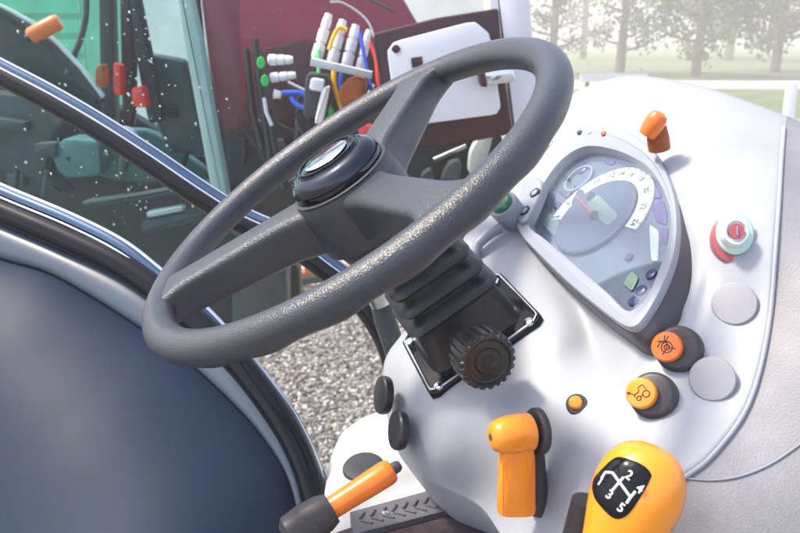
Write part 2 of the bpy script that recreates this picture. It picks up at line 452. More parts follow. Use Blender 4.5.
HP = [(516,216),(521,234),(535,251),(570,285),(609,317),(628,329),(640,327),(655,306),(668,280),(676,255),(679,228),(676,198),(666,170),(650,148),(626,131),(600,124),(575,126),(553,137),(536,156),(522,185)]
def ddash(px, py):
    d = ddash0(px, py)
    f1 = min(1, max(0, (405-py)/110)); f1 = f1*f1*(3-2*f1)
    f2 = min(1, max(0, (400-py)/60)); f2 = f2*f2*(3-2*f2)
    d += .010*f1*math.exp(-(pdist(px, py, V1)[0]/15)**2)+.004*f2*math.exp(-(pdist(px, py, V2)[0]/7)**2)+.002*math.exp(-(pdist(px, py, V3)[0]/7)**2)
    x0, y0 = 600+(px-600)/.96, 228+(py-228)/.96; c = False
    for (xa, ya), (xb, yb) in zip(HP, HP[1:]+HP[:1]):
        if (ya > y0) != (yb > y0) and x0 < (xb-xa)*(y0-ya)/(yb-ya)+xa: c = not c
    if c: d += .06
    a, b = pdist(px, py, S1); t_ = max(-1, min(1, -b*a/3.5)); d += .0022*(t_*1.5-.5*t_**3)
    return d
def PD(px, py, off=0):
    p = P(px, py, ddash(px, py)); 
    return p
def dnorm(px, py, e=14):
    a = PD(px-e, py); b = PD(px+e, py); c = PD(px, py-e); d = PD(px, py+e)
    n = (b-a).cross(c-d).normalized()
    return n if n.dot(CAM-PD(px, py)) > 0 else -n
dash = thing('dashboard', 'pale grey moulded tractor dashboard with black caps, round buttons and a key switch', 'dashboard', P(560, 420, .75)-Vector((0, 0, .1)))
NU, NV = 220, 170
left = resample(spline([(480,226),(445,262),(408,325),(387,355),(383,380),(388,420),(398,452),(415,476)], 60), NV)
right = resample([(880,165),(880,400),(880,620)], NV)
top = resample(spline([(480,226),(500,185),(530,135),(566,99),(600,82),(640,76),(700,86),(750,102),(800,122),(880,165)], 80), NU)
bot = resample(spline([(415,476),(448,490),(482,508),(506,540),(560,590),(650,612),(760,618),(880,620)], 60), NU)
grid = []; px_of = []; py_of = []
for j in range(NV):
    v = j/(NV-1); row = []
    for i in range(NU):
        u = i/(NU-1)
        p = (1-v)*top[i]+v*bot[i]+(1-u)*left[j]+u*right[j]-((1-u)*(1-v)*top[0]+u*(1-v)*top[-1]+(1-u)*v*bot[0]+u*v*bot[-1])
        d = ddash(*p)
        el = np.linalg.norm(p-left[j])/22; et = np.linalg.norm(p-top[i])/16
        d += .030*max(0, 1-el)**2.2+.035*max(0, 1-et)**2.2
        row.append(P(p[0], p[1], d)); px_of.append(p[0]); py_of.append(p[1])
    grid.append(row)
vs = [p for r in grid for p in r]; fs = []
for j in range(NV-1):
    for i in range(NU-1):
        a = j*NU+i; fs.append((a, a+1, a+NU+1, a+NU))
# skirt going back, away from the driver, so that the moulding has real thickness
back = W((.35, -.62, -.70)).normalized()*.10
loop = [(0, i) for i in range(NU)]+[(j, NU-1) for j in range(1, NV)]+[(NV-1, i) for i in range(NU-2, -1, -1)]+[(j, 0) for j in range(NV-2, 0, -1)]
b0 = len(vs)
for (j, i) in loop: vs.append(grid[j][i]+back)
for k in range(len(loop)):
    j, i = loop[k]; j2, i2 = loop[(k+1) % len(loop)]
    fs.append((j*NU+i, j2*NU+i2, b0+(k+1) % len(loop), b0+k))
M_low = mat('grey_textured_side_panel', (.215, .215, .235), .55, bump=.5, bscale=700, var=.10, vscale=14, speck=.25)
lowf = []; upf = []
for f in fs:
    k0 = f[0]
    if k0 < NU*NV and py_of[k0] > 40:
        a_, b_2 = pdist(px_of[k0], py_of[k0], S1)
        (lowf if b_2 < 0 else upf).append(f)
    else: upf.append(f)
MB().add(vs, upf).build('dashboard_shell', M_dash, dash, smooth=60)
if lowf: MB().add(vs, lowf).build('side_panel', M_low, dash, smooth=60)
shell = bpy.data.objects['dashboard_shell']
def on_dash(px, py, lift=0, n=None):
    nn = dnorm(px, py) if n is None else W(n).normalized()
    return axis(PD(px, py)+nn*lift, nn), nn

# reflected line at the lower right, modelled as a thin grey tube
pts = [P(px, py, ddash(px, py)-.0008) for px, py in [tuple(q) for q in spline([(683,478),(712,480),(740,476),(770,464),(800,444),(840,415)], 40)]]
MB().tube(pts, .0008, 6).build('reflection_line', M_bezel, dash)

pts = [P(q[0], q[1], ddash(q[0], q[1])+.0006) for q in resample([p for p in S1 if 110 < p[1] < 600], 90)]
MB().tube(pts, .0021, 12).build('edge_trim', M_dash, dash, smooth=60)
# black plug caps on the left wall
caps = []
for (px, py, d) in ((382, 395, .815), (397, 430, .785)):
    M = axis(P(px, py, d), W((-.93, .10, .33)))
    if not caps:
        o = MB().lathe([(0, -.006), (.0175, -.006), (.0185, -.003), (.0185, .001), (.0172, .0028), (.010, .0034), (0, .0035)], 48, M).build('plug_cap', M_rubber, dash, M=M); caps.append(o)
    else: link('plug_cap', caps[0].data, None, dash, M)
M_blank = mat('grey_blanking_plastic', (.31, .31, .34), .4, bump=.2, bscale=1000)
# blank discs
bl = None
for (px, py) in ((735, 305), (713, 380)):
    nn = (dnorm(px, py)+W((-.45, .05, .9))*1.0).normalized(); M = axis(PD(px, py)+nn*.0034, nn)
    if bl is None:
        bl = MB().lathe([(0, -.012), (.0172, -.012), (.0172, .0022), (.0162, .0036), (.0120, .0042), (0, .0046)], 56, M).build('blanking_disc', M_blank, dash, M=M)
    else: link('blanking_disc', bl.data, None, dash, M)
# two round push buttons with printed faces
def disc_button(px, py, mface, lab, icon, nrm=(-.05, .42, .9)):
    nn = (W((-.45, .15, .88)).normalized()*1.5+dnorm(px, py)).normalized(); M = axis(PD(px, py)+nn*.004, nn, W((.8, .45, 0)))
    b = MB().lathe([(0, -.014), (.0180, -.014), (.0184, -.002), (.0180, .0035), (.0165, .0050), (.0140, .0056), (0, .0056)], 64, M).build('push_button', M_side if 0 else M_btn, dash, M=M, label=lab)
    Mf = M @ T((-.0055, .004, .0056))
    f = MB().lathe([(0, 0), (.0114, 0), (.0120, .0012), (.0120, .0050), (.0110, .0066), (.0085, .0070), (0, .0070)], 48, Mf).build('button_face', mface, b, M=Mf)
    mb = MB()
    for it in icon:
        if it[0] == 'c':
            _, cx, cy, r = it; mb.tube([Mf @ Vector((cx+r*math.cos(a*PI/10), cy+r*math.sin(a*PI/10), .0071)) for a in range(20)], .00042, 6, loop=True)
        elif it[0] == 'l':
            mb.tube([Mf @ Vector((x, y, .0071)) for x, y in it[1]], .00042, 6)
        else:
            mb.prism(it[1], .0070, .0074, Mf)
    mb.build('button_symbol', M_ink, b)
M_btn = mat('black_button_plastic', (.035, .030, .036), .42, bump=.15, bscale=900, speck=.2, vscale=30)
k = .001
disc_button(655, 397, M_yellow, 'black round button with yellow tractor symbol face', [
    ('c', .003, -.0035, .0026), ('c', -.0035, -.0032, .0016), ('l', [(-.0055*1, -.001), (-.005, .0008), (-.0005, .001), (.0005, .004), (.0045, .004), (.005, -.0005)]),
    ('l', [(-.0045, .0005), (-.0075, .0045)]), ('p', [(-.0088, .006), (-.0086, .003), (-.006, .0048)]), ('l', [(.0003, -.0028), (-.0018, -.003)])])
disc_button(680, 350, M_dorange, 'black round button with orange symbol face', [
    ('c', 0, -.001, .0042), ('c', 0, -.001, .0020), ('l', [(-.006, .003), (-.002, .005), (.002, .0035), (.006, .0055)]), ('l', [(-.006, -.004), (0, -.001), (.005, -.006)]),
    ('l', [(-.003, .007), (.001, .004), (.004, .0075)]), ('l', [(0, -.001), (.003, .003)])])
# small orange button in a black socket
nn = W((-.25, .45, .86)).normalized(); M = axis(PD(577, 405)+nn*.001, nn)
b = MB().lathe([(0, -.006), (.0088, -.006), (.0090, .001), (.0080, .0028), (.0062, .0028), (.0060, .001), (0, .001)], 40, M).build('small_button', M_btn, dash, M=M, label='small orange-topped button in a black socket')
MB().lathe([(0, .001), (.0056, .001), (.0056, .0045), (.0045, .0060), (0, .0066)], 32, M @ T((-.0008, .0006, 0))).build('button_face', M_orange, b)
# key switch
nn = W((-.12, .10, .98)).normalized(); M = axis(PD(731, 236)+nn*.001, nn)
M_pink = mat('red_switch_ring', (.42, .10, .12), .35)
M_mint = mat('mint_switch_ring', (.50, .74, .62), .35)
b = MB().lathe([(0, -.01), (.0185, -.01), (.0192, -.002), (.0185, .003), (.0165, .004), (0, .004)], 56, M @ T((.001, -.003, 0)), sx=.86, sy=1.1).build('key_switch', M_pink, dash, M=M)
MB().lathe([(0, .004), (.0165, .004), (.0168, .008), (.0150, .0095), (0, .0095)], 56, M @ T((.001, .0015, 0)), sx=.86, sy=1.05).build('switch_ring', M_mint, b)
MB().lathe([(0, .009), (.0125, .009), (.0122, .016), (.0105, .019), (.0085, .0195), (.008, .0175), (0, .0175)], 48, M @ T((-.001, .001, 0)), sx=.9).build('switch_barrel', M_plate, b)
MB().lathe([(0, .017), (.0062, .017), (.0060, .0205), (0, .0208)], 40, M @ T((-.001, .001, 0))).build('lock_cylinder', M_pink, b)
MB().box(.0012, .007, .001, M @ T((-.001, .001, .0213))).build('key_slot', M_chrome, b)
# green sender at the left of the dash top
nn = W((-.55, .5, .65)).normalized(); M = axis(P(503, 205, .905), nn)
b = MB().lathe([(0, -.03), (.016, -.03), (.017, 0), (.0155, .003), (0, .003)], 40, M).build('round_socket', M_bezel, dash, M=M)
MB().lathe([(0, .003), (.0125, .003), (.0125, .006), (.010, .008), (0, .008)], 40, M).build('green_cap', mat('deep_green', (.01, .13, .06), .2, coat=.5), b)
# arched grey bracket between column and dash
M_arch = M_bezel
MB().tube([P(*q) for q in ((474, 285, .90), (473, 262, .90), (478, 244, .90), (490, 233, .905), (500, 228, .91))], .006, 14).build('arched_bracket', M_arch, dash)

# ================================================================ INSTRUMENT CLUSTER
NG = (-.66, .61, .41)
gp = Plane(585, 285, 1/(1.25-.00182*15+.00168*60), NG, ((528, 238), (625, 322)))
MG = gp.M()
clu = thing('instrument_cluster', 'arched instrument cluster with white tachometer arc behind a clear cover', 'instrument cluster', gp.o)
outer = [gp.uv(*p) for p in ((516,216),(521,234),(535,251),(570,285),(609,317),(628,329),(640,327),(655,306),(668,280),(676,255),(679,228),(676,198),(666,170),(650,148),(626,131),(600,124),(575,126),(553,137),(536,156),(522,185))]
inn = [gp.uv(*p) for p in ((530,226),(545,239),(564,255),(587,275),(609,294),(624,309),(633,311),(648,298),(660,270),(669,242),(671,214),(660,185),(642,164),(614,151),(586,148),(564,160),(547,181),(537,203))]
def dens(poly, n=120):
    q = spline(poly, 400, closed=True); q.append(q[0])
    return [tuple(p) for p in resample(q, n+1)[:-1]]
NB = 300
outer = dens(outer, NB); inn0 = dens(inn, NB)
# align start of inner loop to the outer loop by angle
cx = sum(p[0] for p in inn0)/NB; cy = sum(p[1] for p in inn0)/NB
def byangle(poly):
    out = []
    ang = [(math.atan2(p[1]-cy, p[0]-cx)) for p in poly]
    for k in range(NB):
        a = -PI+2*PI*k/NB
        best = None
        for i in range(len(poly)):
            a0 = ang[i]; a1 = ang[(i+1) % len(poly)]
            d = (a1-a0+PI) % (2*PI)-PI; e = (a-a0+PI) % (2*PI)-PI
            if d != 0 and 0 <= e/d < 1 and abs(e) < 1:
                t = e/d; p = poly[i]; q = poly[(i+1) % len(poly)]; best = (p[0]*(1-t)+q[0]*t, p[1]*(1-t)+q[1]*t); break
        out.append(best or poly[0])
    return out
outer = byangle(outer); inn_ = byangle(inn0)
def mixp(a, b, t): return [(p[0]*(1-t)+q[0]*t, p[1]*(1-t)+q[1]*t) for p, q in zip(a, b)]
def scalep(a, s): return [(cx+(p[0]-cx)*s, cy+(p[1]-cy)*s) for p in a]
def rz(poly, z): return [(x, y, z) for x, y in poly]
# side wall of the housing (its shade put into a dark colour), light lip, inner chamfer
MB().ring_loft([rz(scalep(outer, 1.045), -.034), rz(scalep(outer, 1.03), -.012), rz(scalep(outer, 1.005), -.0045), rz(scalep(outer, .97), -.004)], MG, cap=False).build('housing_wall', M_side, clu, smooth=60)
MB().ring_loft([rz(scalep(outer, .995), -.006), rz(scalep(outer, 1.002), -.002), rz(outer, .001), rz(mixp(outer, inn_, .06), .0030), rz(mixp(outer, inn_, .14), .0034), rz(mixp(outer, inn_, .46), .0036), rz(mixp(outer, inn_, .50), .0030), rz(mixp(outer, inn_, .54), .0026), rz(mixp(outer, inn_, .90), .0022), rz(mixp(outer, inn_, .97), .0014), rz(inn_, -.002), rz(scalep(inn_, .985), -.012), rz(scalep(inn_, .97), -.018)], MG, cap=False).build('bezel', M_bezel, clu, smooth=30)
bez = bpy.data.objects['bezel']
ZF = -.017
MB().ring_loft([rz(scalep(inn_, 1.0), ZF-.004), rz(scalep(inn_, .985), ZF)], MG).build('gauge_panel', M_gauge, clu)
gpanel = bpy.data.objects['gauge_panel']
MB().ring_loft([rz(scalep(inn_, .992), -.0085), rz(scalep(inn_, .992), -.0070)], MG).build('clear_cover', M_clear, clu)
def G(px, py): return gp.uv(px, py, ZF)
# main dial: fit a circle through the arc of numerals
nums = [('12', 614, 175.6), ('14', 624, 173.5), ('16', 632.6, 176), ('18', 639.6, 183), ('20', 643, 194), ('22', 643, 208.5), ('24', 639.7, 224.6)]
pu = np.array([G(x, y) for _, x, y in nums])
pf = np.array([G(x, y) for _, x, y in nums]+[G(603, 179.5), G(594, 186), G(587, 194)])
Am = np.hstack([2*pf, np.ones((len(pf), 1))]); s_, *_ = np.linalg.lstsq(Am, (pf**2).sum(1), rcond=None)
dc = s_[:2]; dr = math.sqrt(s_[2]+dc@dc)
print('DIAL', dc, dr, 'uv', [tuple(round(c, 4) for c in q) for q in pu], 'outer', min(p[0] for p in outer), max(p[0] for p in outer), min(p[1] for p in outer), max(p[1] for p in outer))
def arc_band(c, r0, r1, a0, a1, z0, z1, n=60):
    mb = MB(); rings = []
    for i in range(n+1):
        a = a0+(a1-a0)*i/n
        ca, sa = math.cos(a), math.sin(a)
        rings.append([(c[0]+r0*ca, c[1]+r0*sa, z0), (c[0]+r1*ca, c[1]+r1*sa, z0), (c[0]+r1*ca, c[1]+r1*sa, z1), (c[0]+r0*ca, c[1]+r0*sa, z1)])
    return mb.ring_loft(rings, MG)
angs = [math.atan2(p[1]-dc[1], p[0]-dc[0]) for p in pu]
angs = list(np.unwrap(angs)); a24, a12 = angs[-1], angs[0]
step = (a24-a12)/6
bw_ = .0088
dial_hi = min(dr+bw_, .06)
band = arc_band(dc, dr-bw_*.95, dr+bw_*.95, a24+step*.35, a12-step*4.2, ZF+.0005, ZF+.0025).build('tachometer_scale', M_white, clu)
# dial boss and shadow ring
MB().lathe([(0, ZF), (dr-bw_-.0012, ZF), (dr-bw_-.0012, ZF+.0045), (dr-bw_-.003, ZF+.0055), (dr-bw_-.009, ZF+.0045), (0, ZF+.0042)], 72, MG @ T((dc[0], dc[1], 0))).build('tachometer_dial', M_gauge2, clu)
dial = bpy.data.objects['tachometer_dial']
def textmesh(txt, size, M, name, mt, parent, ext=.0001):
    cu_ = bpy.data.curves.new('t', 'FONT'); cu_.body = txt; cu_.size = size; cu_.align_x = 'CENTER'; cu_.align_y = 'CENTER'; cu_.extrude = ext; cu_.offset = size*.008
    o = bpy.data.objects.new('t', cu_); C.objects.link(o)
    dg = bpy.context.evaluated_depsgraph_get(); dg.update()
    me = bpy.data.meshes.new_from_object(o.evaluated_get(dg)); bpy.data.objects.remove(o)
    me.materials.clear()
    return link(name, me, mt, parent, M)
down = -PI/2
for i, (t, px, py) in enumerate(nums):
    a = angs[i]; u, v = dc[0]+dr*math.cos(a), dc[1]+dr*math.sin(a)
    textmesh(t, .0088, MG @ T((u, v, ZF+.0028)) @ Matrix.Rotation(a-PI/2, 4, 'Z'), 'dial_number', M_ink, band)
for i, t in enumerate(('10', '8', '6', '4')):
    a = a12-step*(i+1)
    textmesh(t, .0088, MG @ T((dc[0]+dr*math.cos(a), dc[1]+dr*math.sin(a), ZF+.0028)) @ Matrix.Rotation(a-PI/2, 4, 'Z'), 'dial_number', M_ink, band)
mb = MB()
for k in range(-8, 14):
    a = a12+step*k*.5
    l = .0046 if k % 2 == 0 else .0030
    r_ = dr+bw_*.90-l/2
    mb.box(l, .0007, .0003, MG @ T((dc[0]+r_*math.cos(a), dc[1]+r_*math.sin(a), ZF+.0027)) @ Matrix.Rotation(a, 4, 'Z'))
mb.build('dial_ticks', M_ink, band)
def gpoly(name, pts, m, z0, z1, bev=.0006, parent=None, rd=.12, off=True):
    poly = [G(*p) for p in pts]
    if rd: poly = rdrop(poly, rd)
    return MB().prism(poly, ZF+z0, ZF+z1, MG, bev=bev, segs=2).build(name, m, parent or clu)
gpoly('lcd_screen', [(588,208),(600,197),(622,218),(610,230)], M_lcd, .0042, .0052, parent=dial)
gpoly('warning_symbol', [(589,202),(594,194),(598,197),(593,205)], M_ink, .0042, .0056, parent=dial)
gpoly('lcd_screen', [(541,223),(549,212),(564,226),(556,238)], M_lcd, .0005, .0025)
gpoly('lcd_screen', [(624,285),(633,272),(640,279),(633,293)], M_lcd, .0005, .0025)
gpoly('warning_lamp', [(604,163),(607,155),(619,157),(613,166)], M_purple, .0005, .002)
gpoly('warning_lamp', [(653,180),(661,192),(662,199),(653,199)], M_purple, .0005, .002)
gpoly('warning_lamp', [(652,206),(664,201),(668,214),(667,226),(656,222)], M_purple, .0005, .002)
gpoly('warning_lamp', [(663,229),(669,229),(667,246),(662,244)], M_purple, .0005, .002)
gpoly('warning_lamp', [(650,225),(660,232),(659,262),(652,262)], M_plate, .0005, .002)
gpoly('level_gauge', [(572,205),(580,190),(588,196),(579,213)], M_gauge2, .0005, .003)
gpoly('level_gauge', [(558,192),(567,180),(577,187),(568,200)], M_gauge2, .0005, .003)
for (px, py, r) in ((652,275,.0052), (642,291,.0052), (634,302,.0048), (630,258,.0045), (558,206,.0045), (583,170,.006)):
    u, v = G(px, py)
    MB().lathe([(0, 0), (r, 0), (r, .0015), (r*.8, .0022), (0, .0022)], 28, MG @ T((u, v, ZF+.0005))).build('round_indicator', M_ind, clu)
# needle
u, v = dc
aN = a12-step*2.4
MB().prism([(-.006, -.0012), (dr-bw_*.6, -.0004), (dr-bw_*.6, .0004), (-.006, .0012)], 0, .0008, MG @ T((u, v, ZF+.0062)) @ Matrix.Rotation(aN, 4, 'Z')).build('needle', M_redh, dial)
MB().lathe([(0, 0), (.005, 0), (.0045, .003), (0, .0034)], 28, MG @ T((u, v, ZF+.0046))).build('needle_hub', M_ink, dial)
# second, smaller dial ring at left
u, v = G(580, 180)
sg = MB().lathe([(.016, 0), (.0185, .0), (.0185, .003), (.016, .003), (.016, 0)], 60, MG @ T((u, v, ZF+.0005)), cap=False).build('small_dial_ring', M_bezel, clu)
# pod with two outlined buttons
pod = [gp.uv(*p) for p in ((519,206),(528,186),(538,180),(546,184),(545,194),(533,222),(525,228),(518,222))]
po = MB().prism(rdrop(pod, .22), -.004, .0075, MG, bev=.003).build('button_pod', M_bezel, clu)
for (px, py) in ((535, 193), (525, 211)):
    p = gp.hit(px, py, .0075); M = gp.M(p)
    MB().lathe([(.0046, -.001), (.0062, -.001), (.0062, .0012), (.0046, .0012), (.0046, -.001)], 32, M, cap=False).build('button_outline', M_ink, po)
    MB().lathe([(0, -.001), (.0040, -.001), (.0038, .0014), (0, .0018)], 32, M).build('button_face', M_bezel, po)
# little lamps in the top lip
for (px, py, m_) in ((580, 133, M_ink), (590, 132, M_plate), (604, 134, M_brown)):
    p = gp.hit(px, py, .003); M = gp.M(p)
    MB().lathe([(0, -.001), (.0038, -.001), (.0036, .0016), (0, .0022)], 24, M, sy=.8).build('lip_lamp', m_, bez)

# ================================================================ LEVERS
# turn lever on the dash top
t = thing('indicator_lever', 'short orange lever knob sticking out of the dash top', 'lever', P(655, 140, .84))
Mt = axis(P(654, 124, .775), W((.42, .80, .42)))
MB().lathe([(0, -.012), (.0080, -.012), (.0090, -.006), (.0094, .001), (.0090, .006), (.0072, .010), (.0038, .0118), (0, .012)], 36, Mt, sx=1.0).build('knob', M_dorange, t)
MB().lathe([(0, -.018), (.0100, -.018), (.0102, -.008), (.0090, .003), (0, .005)], 36, axis(P(657, 131, .785), W((-.25, .85, .42)))).build('lever_socket', M_brown, t)

# orange T handle
t = thing('brake_handle', 'upright orange T-shaped handle with black disc at its side', 'handle', P(517, 512, .67))
d0 = .665
a = P(491, 437, d0-.01); b_ = P(538, 431, d0+.004)
ax = (b_-a).normalized()
pts = [a+ax*s for s in (0, .0008, .003, .008, .016, .026, .033, .0345)]
MB().tube(pts, [.0050, .0085, .0115, .0135, .0150, .0155, .0150, .0130], 32, up=W((0, 1, .2))).build('grip', M_orange, t)
MB().tube([b_-ax*.004, b_-ax*.002, b_+ax*.0018, b_+ax*.003], [.017, .0185, .0185, .0165], 40, up=W((0, 1, .2))).build('side_disc', M_btn, t)
MB().tube([a-ax*.0006, a+ax*.002], [.0028, .0028], 16).build('screw_head', M_steel, t)
s0 = P(517, 440, d0); s1 = P(516, 511, d0+.012)
rings = []
dv = (s1-s0); zz = dv.normalized(); xx = W((1, 0, 0)); xx = (xx-zz*xx.dot(zz)).normalized(); yy = zz.cross(xx)
for i, (tt, wx, wy) in enumerate(((0, .0128, .010), (.15, .0135, .011), (.25, .0140, .0118), (.6, .0147, .012), (.93, .0152, .0125), (.985, .0146, .012), (1, .0125, .010))):
    rings.append([s0+dv*tt+xx*(wx*math.copysign(abs(math.cos(q))**.6, math.cos(q)))+yy*(wy*math.copysign(abs(math.sin(q))**.6, math.sin(q))) for q in [2*PI*k/36 for k in range(36)]])
MB().ring_loft(rings).build('stem', M_orange, t, smooth=50)
for sg_ in (-1, 1):
    MB().tube([s0+dv*q+yy*(.0100+.0028*q if q < .3 else .0118+.0004*q)*1.0+xx*(.0118*sg_*(1 if q > .2 else .95)) for q in (.25, .5, .75, .95)], .0005, 8).build('mould_line', M_dorange, t)
MB().tube([a+ax*.0262+(W((0, 1, 0))*math.cos(q)+W((0, 0, 1))*math.sin(q))*.0153 for q in [2*PI*k/30 for k in range(30)]], .0005, 6, loop=True).build('mould_line', M_dorange, t)
r0 = P(534, 447, d0+.012); r1 = P(540, 512, d0+.03)
MB().tube([r0, r1], [.008, .008], 20).build('lever_arm', M_btn, t)

# gear lever with egg knob
t = thing('gear_lever', 'yellow-orange egg-shaped gear knob with black shift-pattern plate', 'gear lever', P(600, 560, .60))
gd = .545
gt = P(657, 446, gd+.012); gb = P(596, 588, gd+.02)
ax = (gb-gt); L_ = ax.length; ax.normalize()
gz = W((-.30, .38, .87)).normalized(); gz = (gz-ax*gz.dot(ax)).normalized(); gx = gz.cross(ax)
prof = [(0, .0012), (.012, .0088), (.035, .0150), (.08, .0208), (.16, .0262), (.27, .0290), (.38, .0292), (.50, .0272), (.64, .0235), (.80, .0195), (1.0, .016), (1.12, .015)]
prof = [tuple(p) for p in spline(prof, 60)]
rings = []
for tt, r in prof:
    c = gt+ax*(L_*tt)
    ring = []
    for k in range(56):
        q = 2*PI*k/56; fz = .80
        ring.append(c+gx*(r*math.cos(q))+gz*(r*fz*math.sin(q)))
    rings.append(ring)
kb = MB().ring_loft(rings).build('knob', M_yellow, t, smooth=70)
for sg_ in (0, 28):
    MB().tube([rings[q][sg_]*1.0 for q in range(4, len(rings)-2, 2)], .00045, 8).build('mould_line', M_dorange, kb)
# shift plate: rounded square wrapped on the knob's face
pc = gt+ax*(L_*.30)+gz*(.0292*.80)
def hitknob(px, py):
    r = ray(px, py)
    # intersect with the plane through the crown then lift to the egg surface numerically
    best = None
    for i in range(400):
        p = CAM+r*(.46+i*.0004)
        s = (p-gt).dot(ax)/L_
        if s < 0 or s > 1: continue
        rr = np.interp(s, [q[0] for q in prof], [q[1] for q in prof])
        d = p-gt-ax*(L_*s); u = d.dot(gx)/rr; v = d.dot(gz)/(rr*.80)
        if u*u+v*v <= 1: return p
    return None
pcorn = [(592,483),(597,474),(615,456),(640,461),(650,473),(648,482),(633,508),(624,519),(610,517),(596,503)]
pcorn = [tuple(p) for p in spline([(592.5,483),(597,474),(612,459.5),(622,457),(641,464),(650,472),(650,480),(634,507),(623,517.5),(612,517),(598,503),(593,493)], 72, closed=True)]
cxp = sum(p[0] for p in pcorn)/len(pcorn); cyp = sum(p[1] for p in pcorn)/len(pcorn)
rings = []
for s, lift in ((1.015, -.0006), (1.0, .0006), (.95, .0010), (.7, .0011), (.4, .0011), (.15, .0011)):
    ring = []
    for (x, y) in pcorn:
        q_ = s; p = None
        while p is None: p = hitknob(cxp+(x-cxp)*q_, cyp+(y-cyp)*q_); q_ -= .02
        ring.append(p+gz*lift)
    rings.append(ring)
plt = MB().ring_loft(rings).build('shift_plate', M_gloss, kb, smooth=60)
# flat frame for the symbols
pc = hitknob(cxp, cyp); e = 9
gpn = (hitknob(cxp+e, cyp)-hitknob(cxp-e, cyp)).cross(hitknob(cxp, cyp-e)-hitknob(cxp, cyp+e)).normalized()
if gpn.dot(CAM-pc) < 0: gpn = -gpn
def surf(px, py, lift=.0016): return hitknob(px, py)+gz*lift
mb = MB()
def stroke(pts, w_=.0009):
    q = []
    for (x0, y0), (x1, y1) in zip(pts, pts[1:]):
        for i in range(5): q.append(surf(x0+(x1-x0)*i/5, y0+(y1-y0)*i/5, .0012))
    q.append(surf(*pts[-1], .0012))
    mb.tube(q, w_, 8)
stroke([(606,472),(613,472.5),(631,497)]); stroke([(631,497),(636,491)]); stroke([(618,484),(624,477)]); stroke([(606,472),(602,478)]); stroke([(618,484),(613,490)]); stroke([(631,497),(627,503)])
mb.build('shift_pattern', M_white, kb)
sx_ = surf(624, 473.5)-surf(619, 477); sx_ = (hitknob(640, 480)-hitknob(622, 466)); sx_ = (sx_-gpn*sx_.dot(gpn)).normalized()
for tx, px, py in (('2', 629.5, 475), ('4', 640.5, 488.5), ('5', 621.5, 507.5), ('3', 610, 494.5), ('1', 601, 481)):
    p = surf(px, py, .0015)
    textmesh(tx, .0084, frame(p, sx_, gpn.cross(sx_), gpn), 'shift_number', M_white, kb, ext=.0004)
MB().tube([P(586, 500, .60), P(578, 540, .61), P(576, 580, .62)], [.010, .012, .014], 20).build('lever_boot', M_btn, t)

# throttle lever, orange sleeve
t = thing('throttle_lever', 'orange sleeve lever with black tip leaning up from a dark boot', 'lever', P(300, 540, .74))
a = P(330, 509, .735); b_ = P(393, 469, .75); ax = (b_-a); 
MB().tube([a+ax*s for s in (0, .02, .3, .6, .88, .95, .985, 1.0)], [.0098, .0100, .0103, .0110, .0115, .0107, .0092, .0062], 32).build('sleeve', mat('reddish_orange_plastic', (.86, .19, .012), .3, coat=.3, var=.05, vscale=30, speck=.1), t)
MB().tube([b_-ax*.02, b_+ax*.08, b_+ax*.12], [.0055, .0052, .0035], 20).build('tip', M_side, t)
MB().tube([a+ax*.03, a-ax*.10, a-ax*.35, a-ax*.62, a-ax*.70], [.0135, .0165, .0180, .0165, .010], 32).build('boot', M_btn, t)

# ================================================================ SILL, TREAD, DISC, PEDAL, BOTTLE
def ngon_slab(name, pts3, down, m, parent=None, label=None, bev=0):
    pts3 = [Vector(p) for p in pts3]
    return MB().ring_loft([[p for p in pts3], [p+Vector(down) for p in pts3]]).build(name, m, parent)
dfl = lambda px, py: P(px, py, .95*1.0)
zfloor = P(400, 500, .90).z
def FL(px, py, dz=0): return ground(px, py, zfloor+dz)
sill = thing('floor_sill', 'cream white cab floor edge below the dashboard', 'floor sill', FL(370, 480))
poly = [tuple(p) for p in spline([(338,440),(352,425),(372,414),(400,410),(460,430),(520,480),(560,560),(330,640),(322,560),(326,480)], 60, closed=True)]
rings = [[FL(x, y, -.03) for x, y in poly], [FL(x, y, -.004) for x, y in poly], [FL(380+(x-380)*.99, 500+(y-500)*.985, 0) for x, y in poly]]
MB().ring_loft(rings).build('sill_panel', M_sill, sill)
c = FL(364, 470, .002)
MB().lathe([(0, 0), (.0235, 0), (.0240, .004), (.0222, .0065), (.015, .0072), (0, .0074)], 48, axis(c, Vector((-.1, -.25, 1)))).build('rubber_plug', M_rubber, sill)
tr = thing('step_tread', 'black ribbed rubber step tread with one screw', 'step tread', FL(400, 510, .01))
zt = .012
tp = [FL(350, 512, zt), FL(430, 490, zt), FL(462, 503, zt), FL(452, 509, zt), FL(354, 534, zt)]
MB().ring_loft([[p-Vector((0, 0, .012)) for p in tp], tp]).build('tread_plate', M_tread, tr)
tpo = bpy.data.objects['tread_plate']
ridge = None; mb = MB()
o0 = FL(356, 521, zt); o1 = FL(452, 498.5, zt); dx = (o1-o0); ux = dx.normalized(); uy = Vector((0, 0, 1)).cross(ux)
nch = 9
for i in range(nch):
    c = o0+dx*((i+.4)/nch)
    for s in (-1, 1):
        e0 = c+uy*(.0015*s); e1 = c+uy*(.0105*s)+ux*(.008)
        mb.tube([e0+Vector((0, 0, .0005)), e1+Vector((0, 0, .0005))], .0014, 8)
mb.build('chevron_ribs', M_side, tpo)
MB().lathe([(0, 0), (.0042, 0), (.0036, .002), (0, .0026)], 20, axis(FL(385, 514, zt), Vector((0, 0, 1)))).build('screw', M_chrome, tpo)
mt_ = ngon_slab('floor_mat', [FL(300, 545, .006), FL(352, 527, .006), FL(456, 504, .006), FL(480, 520, .006), FL(560, 600, .006), FL(300, 640, .006)], (0, 0, -.012), M_mat)
